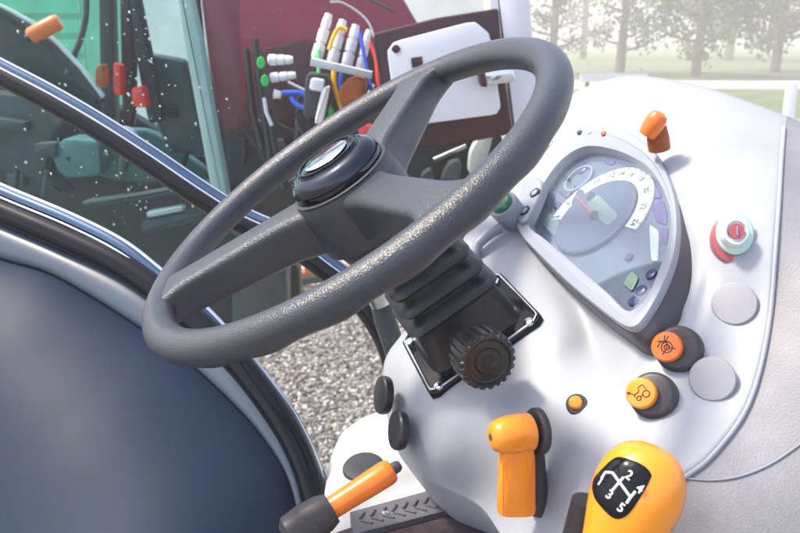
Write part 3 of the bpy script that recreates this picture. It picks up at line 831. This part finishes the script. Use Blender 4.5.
tag(mt_, 'purple-brown rubber floor mat in front of the step tread', 'floor mat')
pd = thing('pedal_arm', 'grey steel pedal arm left of the black column boot', 'pedal', P(395, 380, .95))
MB().tube([P(379, 296, .92), P(385, 320, .925), P(395, 350, .93), P(402, 380, .94)], [.011, .012, .012, .012], 20).build('arm', M_mid, pd)
MB().tube([P(376, 290, .915), P(382, 304, .92)], [.0125, .0125], 20).build('collar', M_steel, pd)

# ================================================================ FENDER
fe = thing('wheel_fender', 'large blue-grey curved fender panel with black glossy edge seal', 'fender', P(100, 480, .9))
c_out = spline([(-60,170),(0,198),(67,226),(120,253),(160,284),(205,322),(250,372),(283,415),(305,455),(320,495),(326,535),(328,600)], 90)
c_bin = spline([(-60,196),(0,220),(67,249),(110,268),(145,288),(190,322),(237,365),(270,409),(292,447),(306,490),(312,535),(314,600)], 90)
c_seam = spline([(-60,238),(0,258),(50,273),(101,302),(140,327),(170,347),(197,369),(235,405),(264,438),(288,478),(300,530),(303,600)], 90)
N_ = 90
c_out = resample(c_out, N_); c_bin = resample(c_bin, N_); c_seam = resample(c_seam, N_)
def fdep(i):     # depth of the edge along the curve
    s = i/(N_-1); return 1.12-.24*s
# light band
rings = []
for i in range(N_):
    d = fdep(i); a = c_bin[i]; b = c_seam[i]; r = []
    for t_, dd in ((0, .030), (.08, .014), (.2, .006), (.5, 0), (.75, -.003), (.95, -.003), (1.0, .000), (1.015, .005)):
        p = a*(1-t_)+b*t_; r.append(P(p[0], p[1], d+dd))
    rings.append(r)
MB().ring_loft(rings, closed=False, cap=False).build('edge_band', M_rim, fe, smooth=70)
rings = []
foc = np.array([-330., 900.])
for i in range(N_):
    d = fdep(i); a = c_seam[i]; r = [P(a[0], a[1], d+.006), P(*(a*.996+foc*.004), d-.001)]
    for k in range(1, 26):
        t_ = k/25*.62
        p = a*(1-t_)+foc*t_
        # crown: starts facing the sky and rolls over towards the driver's side
        dd = -.15*(1-math.exp(-t_*6))-.04*t_
        r.append(P(p[0], p[1], max(.32, d-.003+dd)))
    rings.append(r)
MB().ring_loft(rings, closed=False, cap=False).build('fender_panel', M_fender, fe, smooth=70)
pts = [P(*(c_out[i]*.42+c_bin[i]*.58), fdep(i)+.012) for i in range(N_)]
MB().tube(pts, .0165, 20).build('edge_seal', M_gloss, fe, smooth=60)
pts = [P(*(c_out[i]*1.0+c_bin[i]*.0+np.array([2, -6])), fdep(i)+.020) for i in range(N_)]
MB().tube(pts, .0090, 16).build('chrome_strip', M_capm2, fe, smooth=60)

for off_, dd_, rr_ in (((4, -12), .018, .0028), ((-1, -1), .006, .0018)):
    MB().tube([P(*(c_out[i]+np.array(off_)), fdep(i)+dd_) for i in range(N_)], rr_, 12).build('chrome_bead', M_chrome, fe, smooth=60)
# ================================================================ DOOR FRAME AND GLASS
df = thing('door_frame', 'curved glossy black door frame with chrome trim around wet glass', 'door frame', P(200, 300, 1.45))
ctr = spline([(-60,38),(0,69),(50,95),(100,124),(150,156),(200,190),(245,218),(290,238),(325,262),(360,292),(392,345),(405,420)], 90)
ctr = resample(ctr, 90)
def ddep(i): return 1.50-.22*i/89
MB().tube([P(*(p+np.array([-3, 6])), ddep(i)) for i, p in enumerate(ctr)], .0165, 20).build('frame_bar', M_gloss, df, smooth=60)
MB().tube([P(*(p+np.array([1.5, -4])), ddep(i)) for i, p in enumerate(ctr)], .0085, 16).build('trim_strip', M_capm2, df, smooth=60)
MB().tube([P(*(p+np.array([3.5, -8.5])), ddep(i)+.002) for i, p in enumerate(ctr)], .0026, 12).build('chrome_bead', M_chrome, df, smooth=60)
MB().tube([P(*(p+np.array([-.5, -1])), ddep(i)-.010) for i, p in enumerate(ctr)], .0022, 12).build('chrome_bead', M_chrome, df, smooth=60)
# glass pane, gently curved, with thickness
rows = 24; cols = 30; gv = []
def gdep(px, py): return 1.58-.0006*px+.0000*py
fr_ = []
gtop = [(-60+i*(330/(cols-1)), -90) for i in range(cols)]
def barpt(px):
    return np.interp(px, [p[0] for p in ctr], [p[1] for p in ctr])
mb = MB(); vs = []; fs = []
for side in (0, .005):
    for j in range(rows):
        for i in range(cols):
            px = -60+i*(300/(cols-1)); y1 = -80; y2 = min(330, 196+px*.62+40)
            py = y1+(y2-y1)*j/(rows-1)
            vs.append(P(px, py, gdep(px, py)+side))
for s_ in (0, 1):
    b = s_*rows*cols
    for j in range(rows-1):
        for i in range(cols-1):
            a = b+j*cols+i; fs.append((a, a+1, a+cols+1, a+cols))
MB().add(vs, fs).build('glass_pane', M_win, df, smooth=60)
pane = bpy.data.objects['glass_pane']
M_drop = mat('water_drop', (.75, .85, .88), .04, coat=1, var=.02); M_drop.node_tree.nodes['Principled BSDF'].inputs['Transmission Weight'].default_value = .7
mb = MB()
def drop(px, py, r):
    d = gdep(px, py)-.0005
    mb.lathe([(0, .9*r), (.55*r, .62*r), (.9*r, .25*r), (r, 0), (.8*r, -.2*r)], 8, axis(P(px, py, d), CAM-P(px, py, d)), cap=False, sx=random.uniform(.75, 1.1), sy=random.uniform(.8, 1.25))
rd = random.Random(3)
for k in range(210):
    px = rd.uniform(0, 230); py = rd.uniform(-5, 235)
    if rd.random() < .5:
        px = rd.gauss(128, 8)+py*.12; py = rd.uniform(0, 225)
    if py > 196+px*.55: continue
    drop(px, py, rd.choice((.0006, .0008, .0009, .0012, .0016, .0024)))
kind(mb.build('water_droplets', M_drop, pane), 'stuff')

# ================================================================ NEIGHBOUR TRACTOR
def slab(name, pts, d, thick, m, parent, rd=.12, bev=.008, M=None):
    """polygon standing in a vertical plane across the view at depth d, with real thickness"""
    y0 = P(400, 266.5, d).y
    def hit(px, py):
        r = ray(px, py); return CAM+r*(y0/r.y)
    poly = [(hit(x, y).x, hit(x, y).z) for x, y in pts]
    ds = min(max(p[0] for p in poly)-min(p[0] for p in poly), max(p[1] for p in poly)-min(p[1] for p in poly)); bev = min(bev, .012, ds*.10)
    if rd: poly = rdrop(poly, rd)
    MM = frame(Vector((0, y0, 0)), Vector((1, 0, 0)), Vector((0, 0, 1)), Vector((0, -1, 0)))
    return MB().prism(poly, -thick, 0, MM, bev=bev, segs=2).build(name, m, parent)
nt_ = thing('red_tractor', 'dark red tractor parked alongside, its cab and rear couplings showing', 'tractor', ground(250, 330))
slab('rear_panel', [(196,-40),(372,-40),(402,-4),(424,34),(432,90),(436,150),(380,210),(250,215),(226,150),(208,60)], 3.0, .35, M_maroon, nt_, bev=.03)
slab('rear_cavity_shade', [(246,92),(262,48),(300,40),(395,44),(420,100),(425,160),(380,225),(240,220),(232,150)], 2.94, .05, M_dmaroon, nt_, bev=.01)  # dark slab on the panel; the cavity's shade is put into its colour
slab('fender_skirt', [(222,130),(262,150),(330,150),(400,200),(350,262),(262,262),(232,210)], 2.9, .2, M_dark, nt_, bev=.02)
# folded ribs on the red panel
mb = MB()
for k in range(5):
    x0 = 203+k*9
    mb.tube([P(x0-8, -25, 2.97), P(x0, 60, 2.95), P(x0+10, 130, 2.93), P(x0+22, 200, 2.92)], .012, 10)
mb.build('panel_ribs', M_dmaroon, nt_)
slab('cab_pillar', [(172,-30),(184,-30),(200,40),(212,110),(222,165),(232,225),(218,228),(206,165),(196,110),(184,45)], 2.7, .06, M_pale, nt_, bev=.012)
slab('cab_post', [(98,-30),(110,-30),(113,60),(114,128),(102,124),(99,50)], 2.9, .06, M_mid, nt_, bev=.01)
slab('cab_post', [(119,-30),(129,-30),(133,60),(132,126),(122,124)], 2.85, .05, M_dmaroon, nt_, bev=.01)
slab('cab_post', [(127,-20),(134,-20),(148,50),(163,122),(148,124),(136,60)], 2.8, .05, M_dark, nt_, bev=.01)
slab('seat_back', [(146,54),(180,60),(190,82),(200,128),(206,158),(168,152),(150,110),(148,80)], 2.95, .10, M_mid, nt_, bev=.03)
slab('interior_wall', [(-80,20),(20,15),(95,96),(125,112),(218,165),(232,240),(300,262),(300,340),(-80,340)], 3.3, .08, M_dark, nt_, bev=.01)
slab('teal_seat', [(50,152),(64,138),(99,141),(101,176),(66,179),(56,170)], 2.9, .12, M_teal, nt_, bev=.04)
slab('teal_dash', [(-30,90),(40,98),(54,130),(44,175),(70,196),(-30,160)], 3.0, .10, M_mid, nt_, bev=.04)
slab('inner_trim', [(88,128),(150,130),(205,170),(212,186),(120,182),(96,176)], 3.1, .06, mat('dark_teal_vinyl', (.04, .12, .13), .4, var=.3, vscale=6), nt_, bev=.03)
slab('trim_rail', [(80,202),(140,194),(214,180),(216,186),(142,201),(84,209)], 2.75, .05, M_mid, nt_, bev=.01)
slab('trim_rail', [(140,222),(178,214),(205,212),(204,222),(176,226),(142,234)], 2.75, .05, M_mid, nt_, bev=.01)
slab('trim_rail', [(146,212),(182,206),(183,211),(147,218)], 2.74, .04, M_lgrey, nt_, bev=.005)
slab('door_handle', [(196,190),(220,188),(222,198),(198,200)], 2.72, .03, M_lgrey, nt_, rd=.2, bev=.006)
tl = slab('tail_light', [(113,62),(120,66),(121,96),(113,94)], 2.7, .05, M_red, nt_, bev=.01)
tl = slab('tail_light', [(131,88),(142,86),(147,108),(132,107)], 2.7, .05, M_red, nt_, bev=.01)
slab('lamp_housing', [(95,66),(103,64),(104,88),(95,88)], 2.68, .05, M_brown, nt_, rd=.2, bev=.01)
MB().lathe([(0, -.04), (.025, -.03), (.038, -.01), (.040, .01), (.032, .03), (.015, .04), (0, .042)], 28, axis(P(125, 140, 2.6), Vector((0, -.3, 1)))).build('lever_ball', M_plate, nt_)
MB().tube([P(124, 152, 2.62), P(122, 180, 2.66)], .012, 12).build('lever_stalk', M_mid, nt_)
MB().tube([P(*p, 2.55) for p in ((-30, -4), (8, 14), (30, 28), (55, 48), (80, 74), (100, 100))], .02, 14).build('mirror_arm', M_dark, nt_)
MB().tube([P(*p, 2.54) for p in ((-30, -8), (10, 11), (32, 23), (57, 43), (82, 69), (103, 97))], .009, 12).build('arm_trim', M_lgrey, nt_)
oc = thing('orange_grip', 'orange cylindrical grip clipped on the far door bar', 'grip', P(45, 32, 2.45))
MB().tube([P(*p, 2.48) for p in ((30, 37), (32, 35.5), (56, 23), (60, 21))], [.020, .024, .025, .020], 24).build('sleeve', M_dorange, oc)
MB().tube([P(*p, 2.48) for p in ((27, 39), (31, 36.5))], [.012, .012], 20).build('end_cap', M_dark, oc)
ho = MB().tube([P(*p, 2.6) for p in [tuple(q) for q in spline([(84,-30),(86,0),(85,20),(80,40),(73,58),(68,75)], 30)]], .010, 12).build('air_hose', M_mid)
tag(ho, 'grey hose hanging in front of the green shed', 'hose')
# couplers
cb = thing('hydraulic_coupler_block', 'rack of slanted white hydraulic couplers with coloured hoses on the red tractor', 'coupler rack', P(340, 100, 2.5))
DC = 2.40
def coupler(p0, p1, w_=.0155):
    a = P(*p0, DC); b = P(*p1, DC); ax = b-a
    return MB().tube([a+ax*s for s in (0, .01, .10, .11, .30, .31, .34, .35, .62, .63, .67, .68, .93, .97, 1)], [w_*k for k in (.5, .7, .75, .85, .9, .66, .66, 1.0, 1.0, .72, .72, 1.08, 1.08, .9, .7)], 20).build('coupler', M_conn, cb, smooth=30)
coupler((329, 14), (316, 60)); coupler((343, 20), (331, 66)); coupler((356, 25), (346, 68)); coupler((369, 30), (359, 72), .012)
coupler((293, 60), (268, 60), .0145); coupler((296, 75), (270, 78), .013)
for (px, py) in ((261, 63), (265, 81)):
    MB().lathe([(0, -.014), (.012, -.014), (.0145, 0), (.012, .014), (0, .014)], 20, axis(P(px, py, DC-.02), ray(px, py)*-1), sx=.8, sy=1.2).build('green_cap', M_green, cb)
def hose(pts, r, m, d=DC-.03, name='hose'):
    q = [tuple(p) for p in spline(pts, 36)]
    return MB().tube([P(x, y, d) for x, y in q], r, 10).build(name, m, cb)
hose([(319, 50), (319, 75), (323, 95), (327, 118), (330, 135)], .0055, M_grh)
hose([(329, 50), (333, 38), (339, 28), (347, 30)], .006, M_yel)
hose([(334, 66), (334, 84), (338, 98), (343, 112), (350, 126)], .0075, M_yel)
hose([(342, 68), (340, 85), (345, 106), (350, 120)], .0055, M_blue)
hose([(360, 32), (364, 55), (371, 88), (374, 98)], .0055, M_blue)
hose([(370, 42), (376, 60), (378, 82), (382, 100)], .0055, M_redh)
hose([(282, 93), (300, 93), (311, 100), (306, 108), (296, 104), (291, 97)], .007, M_blue)
hose([(395, 12), (375, 2), (350, -8)], .004, M_mid)
hose([(378, 52), (368, 22), (345, 4), (330, 2)], .003, M_lgrey)
hose([(288, 82), (300, 88), (312, 94)], .004, M_lgrey)
MB().tube([P(274, 94, DC), P(281, 95, DC)], [.014, .010], 16).build('silver_tip', M_conn, cb)
rq = random.Random(5)
for k in range(16):
    x = rq.uniform(300, 380); y = rq.uniform(60, 100)
    hose([(x, y), (x+rq.uniform(-12, 8), y+rq.uniform(15, 30)), (x+rq.uniform(-20, 20), y+rq.uniform(35, 60)), (x+rq.uniform(-30, 30), y+rq.uniform(70, 110))], rq.choice((.003, .0045, .006)), rq.choice((M_dark, M_mid, M_dark, M_conn, M_redh, M_blue, M_dark)), d=DC+rq.uniform(0, .06))
for k in range(7):
    x = rq.uniform(306, 332); y = rq.uniform(76, 122)
    MB().lathe([(0, -.012), (.010, -.012), (.011, 0), (.007, .004), (.007, .010), (0, .010)], 6, axis(P(x, y, DC-.02), ray(x, y)*-1)).build('hose_fitting', rq.choice((M_conn, M_steel, M_mid)), cb)
slab('mounting_rack', [(311, 58), (372, 72), (371, 79), (310, 66)], 2.42, .05, M_lgrey, cb, rd=0, bev=.004)
slab('valve_body', [(306, 72), (330, 76), (328, 120), (302, 118)], 2.46, .08, M_mid, cb, bev=.01)
slab('valve_face', [(311, 78), (324, 80), (322, 92), (309, 90)], 2.37, .03, M_conn, cb, bev=.006)
slab('valve_face', [(322, 88), (330, 86), (322, 124), (314, 124)], 2.37, .03, M_conn, cb, bev=.006)
slab('orange_casting', [(340, 84), (356, 76), (368, 82), (364, 100), (348, 110), (338, 100)], 2.43, .08, M_brown, cb, rd=.25, bev=.02)
MB().lathe([(0, -.02), (.018, -.02), (.02, .01), (.012, .02), (0, .02)], 20, axis(P(327, 112, DC-.03), ray(327, 112)*-1)).build('green_cap', M_green, cb)
slab('red_valve', [(358, 124), (376, 126), (378, 142), (360, 142)], 2.4, .05, M_redh, cb, bev=.01)
mb = MB()
for q in (((246, 50), (252, 110), (262, 150)), ((255, 40), (262, 100), (270, 160)), ((268, 110), (275, 150), (284, 190)), ((300, 110), (296, 150), (300, 190))):
    mb.tube([P(*p, 2.6) for p in q], .011, 10)
mb.build('black_hoses', M_dark, cb)
MB().tube([P(*p, 2.5) for p in ((264, 98), (266, 112), (272, 126))], .006, 10).build('metal_pipe', M_steel, cb)

rc = random.Random(21)
# levers, brackets and pipes in the tractor's dark interior
for k in range(7):
    x = 20+k*27+rc.uniform(-6, 6); y = 190+rc.uniform(-20, 12)
    MB().tube([P(x, y, 2.85), P(x+rc.uniform(-6, 6), y-rc.uniform(14, 34), 2.8)], .008, 10).build('control_lever', M_mid if k % 2 else M_dark, nt_)
for k in range(6):
    x = rc.uniform(-20, 150); y = rc.uniform(100, 190)
    w_ = rc.uniform(14, 40); h_ = rc.uniform(4, 12)
    slab('interior_bracket', [(x, y), (x+w_, y+rc.uniform(-3, 8)), (x+w_, y+h_+4), (x, y+h_)], 2.98-.02*k, .05, rc.choice((M_mid, M_dark, M_mid)), nt_, rd=.08, bev=.006)
for k in range(9):
    x = rc.uniform(236, 400); y = rc.uniform(110, 190)
    pts = [(x, y), (x+rc.uniform(-10, 25), y+rc.uniform(10, 30)), (x+rc.uniform(-10, 40), y+rc.uniform(30, 70))]
    MB().tube([P(a, b, 2.80-.01*k) for a, b in [tuple(q) for q in spline(pts, 16)]], rc.choice((.007, .010, .013)), 10).build('rear_pipe', rc.choice((M_mid, M_dark, M_steel, M_dark)), nt_)
for k in range(6):
    x = rc.uniform(240, 390); y = rc.uniform(120, 200)
    MB().lathe([(0, -.02), (.026, -.02), (.028, 0), (.020, .012), (.012, .014), (0, .014)], 6 if k % 2 else 20, axis(P(x, y, 2.78), ray(x, y)*-1)).build('rear_fitting', rc.choice((M_mid, M_steel, M_dark)), nt_)
slab('warning_plate', [(352,150),(372,146),(374,158),(354,162)], 2.76, .01, M_lgrey, nt_, rd=.1, bev=.002)
MB().tube([P(*p, 2.9) for p in ((128, 0), (150, 52), (172, 62), (196, 70))], .006, 8).build('wiper_arm', M_lgrey, nt_)

# ---- white sheet-metal machine
wm = thing('white_machine_panel', 'white sheet-metal plate with holes in a dark red frame', 'machine panel', ground(450, 300))
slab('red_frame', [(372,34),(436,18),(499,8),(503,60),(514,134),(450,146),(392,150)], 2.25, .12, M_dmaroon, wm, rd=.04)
pl = slab('white_plate', [(386,44),(474,21),(490,34),(502,114),(440,122),(398,128)], 2.20, .02, M_plate, wm, rd=.09, bev=.004)
slab('plate_hole', [(391,49),(394,45),(398,45),(401,49),(398,53),(394,53)], 2.195, .006, M_dmaroon, pl, rd=.2, bev=.001)
slab('plate_slot', [(411,58),(422,56.5),(423,66),(412,68)], 2.195, .006, M_dmaroon, pl, rd=0, bev=.001)
lm = slab('lamp', [(482,70),(513,67),(517,82),(486,86)], 2.15, .07, M_chrome, wm, rd=.15, bev=.008)
slab('lamp_clip', [(478,70),(484,69),(488,87),(481,87)], 2.14, .05, M_dmaroon, lm, bev=.004)
wpn = slab('white_pillar', [(487,-60),(529,-60),(531,10),(543,150),(520,200),(505,135),(500,40),(489,20)], 2.4, .12, M_plate, None, rd=.06, bev=.02)
tag(wpn, 'broad white upright post behind the steering wheel top', 'post')
um = thing('dark_machine_base', 'dark machinery with grey curved guards below the white plate', 'machinery', ground(460, 330))
slab('base_block', [(395,124),(520,116),(530,300),(420,330),(385,250)], 2.7, .5, M_dark, um)
for pts in ([(468,176),(470,152),(480,136),(494,132),(490,150),(482,176)], [(440,196),(442,176),(450,162),(462,160),(460,180),(456,200)], [(420,176),(432,168),(434,180),(424,190)]):
    slab('curved_guard', pts, 2.62, .06, M_lgrey if pts[0][0] == 468 else M_mid, um, rd=.2, bev=.015)
MB().tube([P(468, 129, 2.6), P(505, 122, 2.6)], .008, 10).build('rod', M_steel, um)
MB().tube([P(434, 160, 2.6), P(466, 146, 2.6)], .008, 10).build('rod', M_steel, um)
# dark box and orange foot seen through the wheel
bx = thing('grey_machine_box', 'dark grey metal box standing on the gravel behind the wheel', 'box', ground(262, 335))
slab('box_body', [(232,250),(286,246),(288,325),(232,345)], 3.15, .3, M_mid, bx, rd=.04)
slab('box_lid', [(230,246),(288,241),(289,251),(230,256)], 3.12, .34, M_dark, bx, rd=.04)
of = thing('orange_implement', 'orange steel implement frame standing on pale concrete', 'farm implement', ground(318, 284))
slab('frame_beam', [(284,275),(380,262),(380,269),(284,284)], 6.6, .12, M_dorange, of, rd=0)
slab('frame_leg', [(290,256),(297,256),(299,281),(291,281)], 6.5, .08, M_dorange, of, rd=0)
slab('frame_leg', [(303,252),(310,252),(313,279),(305,279)], 6.5, .08, M_dorange, of, rd=0)
slab('lower_bar', [(284,280),(345,274),(345,280),(284,288)], 6.4, .08, M_dark, of, rd=0)

# ================================================================ GROUND
def sheet(name, x0, x1, y0, y1, z, m, k='structure'):
    o = MB().add([(x0, y0, z), (x1, y0, z), (x1, y1, z), (x0, y1, z)], [(0, 1, 2, 3)]).build(name, m, smooth=0)
    return kind(o, k)
def gravel_mat():
    m = bpy.data.materials.new('gravel_ground'); m.use_nodes = True
    nt = m.node_tree; N = nt.nodes; L = nt.links; b = N['Principled BSDF']; b.inputs['Roughness'].default_value = .9
    tc = N.new('ShaderNodeTexCoord'); v = N.new('ShaderNodeTexVoronoi'); v.inputs['Scale'].default_value = 70
    L.new(tc.outputs['Object'], v.inputs['Vector'])
    r = N.new('ShaderNodeValToRGB'); r.color_ramp.elements[0].color = (.06, .058, .05, 1); r.color_ramp.elements[1].color = (.34, .32, .29, 1)
    L.new(v.outputs['Color'], r.inputs['Fac']); 
    mm = N.new('ShaderNodeMapRange'); mm.inputs['From Max'].default_value = .011; mm.inputs['To Min'].default_value = 1; mm.inputs['To Max'].default_value = .25
    L.new(r.outputs['Color'], b.inputs['Base Color'])
    bp_ = N.new('ShaderNodeBump'); bp_.inputs['Strength'].default_value = 1; bp_.inputs['Distance'].default_value = .01; bp_.invert = True
    L.new(v.outputs['Distance'], bp_.inputs['Height']); L.new(bp_.outputs['Normal'], b.inputs['Normal'])
    return m
sheet('ground', -260, 260, -40, 240, 0, gravel_mat())
sheet('concrete_yard', -14, 3.2, 6.3, 20, .004, mat('pale_concrete', (.52, .50, .46), .85, var=.12, vscale=1.2, bump=.3, bscale=60, speck=.2))
sheet('grass_verge', -120, 120, 20, 150, .008, mat('dull_grass', (.10, .13, .045), .9, var=.3, vscale=.8))
sheet('road', -200, 200, 30, 35, .014, mat('pale_road', (.40, .39, .37), .8, var=.08, vscale=.6))
# gravel stones in the strip that shows
gm = mat('gravel_stone', (.26, .25, .23), .85, var=.48, vscale=60)
nt_g = gm.node_tree; gi = nt_g.nodes.new('ShaderNodeNewGeometry'); gc = nt_g.nodes.new('ShaderNodeValToRGB')
for p_, c_ in ((0, (.035, .033, .03, 1)), (.35, (.14, .13, .12, 1)), (.7, (.25, .24, .22, 1)), (.95, (.48, .46, .43, 1))):
    e_ = gc.color_ramp.elements.new(p_) if p_ not in (0,) else gc.color_ramp.elements[0]
    e_.color = c_
gc.color_ramp.elements[-1].color = (.55, .53, .50, 1)
nt_g.links.new(gi.outputs['Random Per Island'], gc.inputs['Fac'])
nt_g.links.new(gc.outputs['Color'], nt_g.nodes['Principled BSDF'].inputs['Base Color'])
mb = MB(); rg = random.Random(11)
base = [(1, 0, 0), (0, 1, 0), (-1, 0, 0), (0, -1, 0), (0, 0, 1), (0, 0, -1)]
bf = [(0, 1, 4), (1, 2, 4), (2, 3, 4), (3, 0, 4), (1, 0, 5), (2, 1, 5), (3, 2, 5), (0, 3, 5)]
ico = bmesh.new(); bmesh.ops.create_icosphere(ico, subdivisions=1, radius=1)
iv = [v.co.copy() for v in ico.verts]; iff = [tuple(v.index for v in f.verts) for f in ico.faces]; ico.free()
for k in range(17000):
    px = rg.uniform(225, 470); py = rg.uniform(275, 500)
    g = ground(px, py)
    if rg.random() > (g.y/7.0)**1.2: 
        pass
    s = rg.choice((.005, .007, .009, .012, .015))
    R_ = Matrix.Rotation(rg.uniform(0, 6.28), 4, 'Z') @ Matrix.Rotation(rg.uniform(0, 3), 4, 'X')
    sc = Matrix.Diagonal((s*rg.uniform(.8, 1.4), s*rg.uniform(.7, 1.2), s*rg.uniform(.6, .9), 1))
    mb.add([v*rg.uniform(.8, 1.15) for v in iv], iff, T((g.x, g.y, s*.35)) @ R_ @ sc)
gr = mb.build('gravel', gm, smooth=0); kind(gr, 'stuff')

# ================================================================ SHED, WALL, TREES, FENCE
sh = thing('green_shed', 'green horizontally ribbed metal shed in the distance', 'shed', Vector((-4.9, 11, 0)))
M_gr = mat('green_ribbed_metal', (.02, .42, .24), .45, var=.12, vscale=2)
ys = 11.0; x0 = (20-400)/F*ys*1.02; 
mb = MB(); prof = []
zz_ = 0; zs = []
while zz_ < 3.4: zs.append(zz_); zz_ += .24
ring = []
for z_ in zs:
    for dz, dy in ((0, 0), (.17, 0), (.185, .05), (.225, .05)): ring.append((dy, z_+dz))
xl, xr = -5.2, -3.98
vs = [(xl, ys+d, z_) for d, z_ in ring]+[(xr, ys+d, z_) for d, z_ in ring]; n = len(ring)
fs = [(i, i+1, n+i+1, n+i) for i in range(n-1)]
mb.add(vs, fs); mb.build('ribbed_wall', M_gr, sh, smooth=20)
MB().box(1.4, 1.6, .1, T(((xl+xr)/2, ys+.75, 3.45))).build('roof', M_mid, sh)
MB().box(.05, 1.5, 3.3, T((xr+.02, ys+.78, 1.66))).build('side_wall', M_gr, sh)
MB().box(.05, 1.5, 3.3, T((xl-.02, ys+.78, 1.66))).build('side_wall', M_gr, sh)
wl_ = MB().box(16, .3, 3.6, T((-6.0, 15, 1.8))).build('rendered_wall', mat('pale_render', (.62, .66, .64), .85, var=.08, vscale=1.5))
tag(wl_, 'pale rendered yard wall behind the green shed', 'wall')

def leafmat(name, c):
    m = mat(name, c, .6, var=.45, vscale=1.2); return m
M_bark = mat('bark', (.10, .08, .06), .9, var=.3, vscale=8)
def tree(x, y, h, rc, n, m, label, seed, z0=.10, leaf=1.0):
    r = random.Random(seed); t = thing('tree', label, 'tree', Vector((x, y, 0)), 'trees along the road')
    mb = MB(); mb.tube([(x, y, 0), (x+.1, y, h*.3), (x-.1, y+.1, h*.6), (x, y, h*.92)], [h*.024, h*.018, h*.011, h*.003], 10)
    tips = []
    for k in range(26):
        z_ = h*(z0+(.9-z0)*k/26); a = r.uniform(0, 6.28); l = rc*(1.1-.75*k/26)*r.uniform(.6, 1)
        e = Vector((x+l*math.cos(a), y+l*math.sin(a), z_+l*.35)); mid = Vector((x, y, z_)).lerp(e, .5)+Vector((0, 0, -.05*l))
        mb.tube([(x, y, z_), mid, e], [h*.009, h*.005, h*.0015], 6); tips += [mid, e, mid.lerp(e, .5)]
        for j in range(5):
            b = mid.lerp(e, r.random()); c = b+Vector((r.uniform(-1, 1), r.uniform(-1, 1), r.uniform(-.6, .9)))*l*.4
            mb.tube([b, c], [h*.003, h*.001], 5); tips += [c, b.lerp(c, .6)]
    mb.build('trunk', M_bark, t)
    cb_ = MB()
    for k in range(n):
        c = r.choice(tips); s = h*.035
        o = c+Vector((r.gauss(0, s), r.gauss(0, s), r.gauss(0, s*.8)))
        q = (.05+r.random()*.06)*leaf
        d1 = Vector((r.gauss(0, 1), r.gauss(0, 1), r.gauss(0, 1))).normalized(); d2 = d1.cross(Vector((r.gauss(0, 1), r.gauss(0, 1), r.gauss(0, 1)))).normalized()
        cb_.add([o, o+d1*q+d2*q*.5, o+d1*q*2, o+d1*q-d2*q*.5], [(0, 1, 2, 3)])
    cb_.build('crown', m, t, smooth=0)
lm1 = leafmat('olive_leaves', (.085, .095, .035)); lm2 = leafmat('green_leaves', (.07, .11, .03)); lm3 = leafmat('brown_green_leaves', (.12, .10, .05))
def at_px(px, y): return (px-400)/F*y*1.03
tree(at_px(543, 40), 40, 9, 1.9, 1500, lm3, 'thin brownish tree just right of the white post', 1, leaf=1.6)
tree(at_px(608, 42), 42, 10, 1.6, 1900, lm1, 'slim olive tree left of the large tree above the dash', 2, leaf=1.6)
tree(at_px(680, 38), 38, 9, 3.2, 7500, lm2, 'tall dense green tree above the middle of the dash', 3, leaf=1.7)
tree(at_px(755, 42), 42, 10, 3.4, 7500, lm1, 'broad olive tree second from the right edge', 4, leaf=1.7)
tree(at_px(835, 40), 40, 10, 3.2, 6000, lm2, 'green tree cut by the right edge of the view', 5, leaf=1.7)
tree(at_px(572, 62), 62, 11, 1.9, 1800, lm3, 'distant thin tree across the road', 6, leaf=2)
tree(at_px(710, 60), 60, 13, 7.0, 7000, lm1, 'distant full tree across the road', 8, leaf=2.4)
tree(-9.0, 17.5, 13, 3.2, 5500, lm2, 'tall green tree behind the pale yard wall', 9, z0=.45, leaf=1.3)
tree(-4.6, 19, 12, 2.6, 5000, lm1, 'tall olive tree behind the red tractor', 10, z0=.45, leaf=1.3)
rl = thing('guard_rail', 'low white roadside rail with brown posts', 'guard rail', Vector((at_px(600, 22), 22, 0)))
MB().box(1.7, .06, .20, T((at_px(603, 22), 22, .80))).build('rail', M_plate, rl)
for k in range(3):
    link('post', bpy.data.meshes['post'] if 'post' in bpy.data.meshes else None, None, rl, T((at_px(603, 22)-.65+k*.65, 22.08, .4))) if 'post' in bpy.data.meshes else MB().box(.10, .08, .8, T((at_px(603, 22)-.65, 22.08, .4))).build('post', M_brown, rl, M=T((at_px(603, 22)-.65, 22.08, .4)))
pw = MB().box(.16, .16, 1.1, T((at_px(773, 15), 15, .55)), bev=.02).build('white_bollard', M_plate); tag(pw, 'white bollard on the grass at the far right', 'bollard')

# ================================================================ ADDED HAZE
hm = bpy.data.materials.new('flare_wash_air'); hm.use_nodes = True
hn = hm.node_tree; hn.nodes.remove(hn.nodes['Principled BSDF'])
pv = hn.nodes.new('ShaderNodeVolumePrincipled'); pv.inputs['Density'].default_value = .0092; pv.inputs['Color'].default_value = (1, .99, .96, 1); pv.inputs['Anisotropy'].default_value = 0.0
SC.cycles.volume_bounces = 3
hn.links.new(pv.outputs[0], hn.nodes['Material Output'].inputs['Volume'])
hz = MB().box(530, 290, 17, T((0, 102, 7.5))).build('flare_haze', hm, smooth=0); kind(hz, 'stuff')  # air volume added to stand in for the pale wash of lens flare
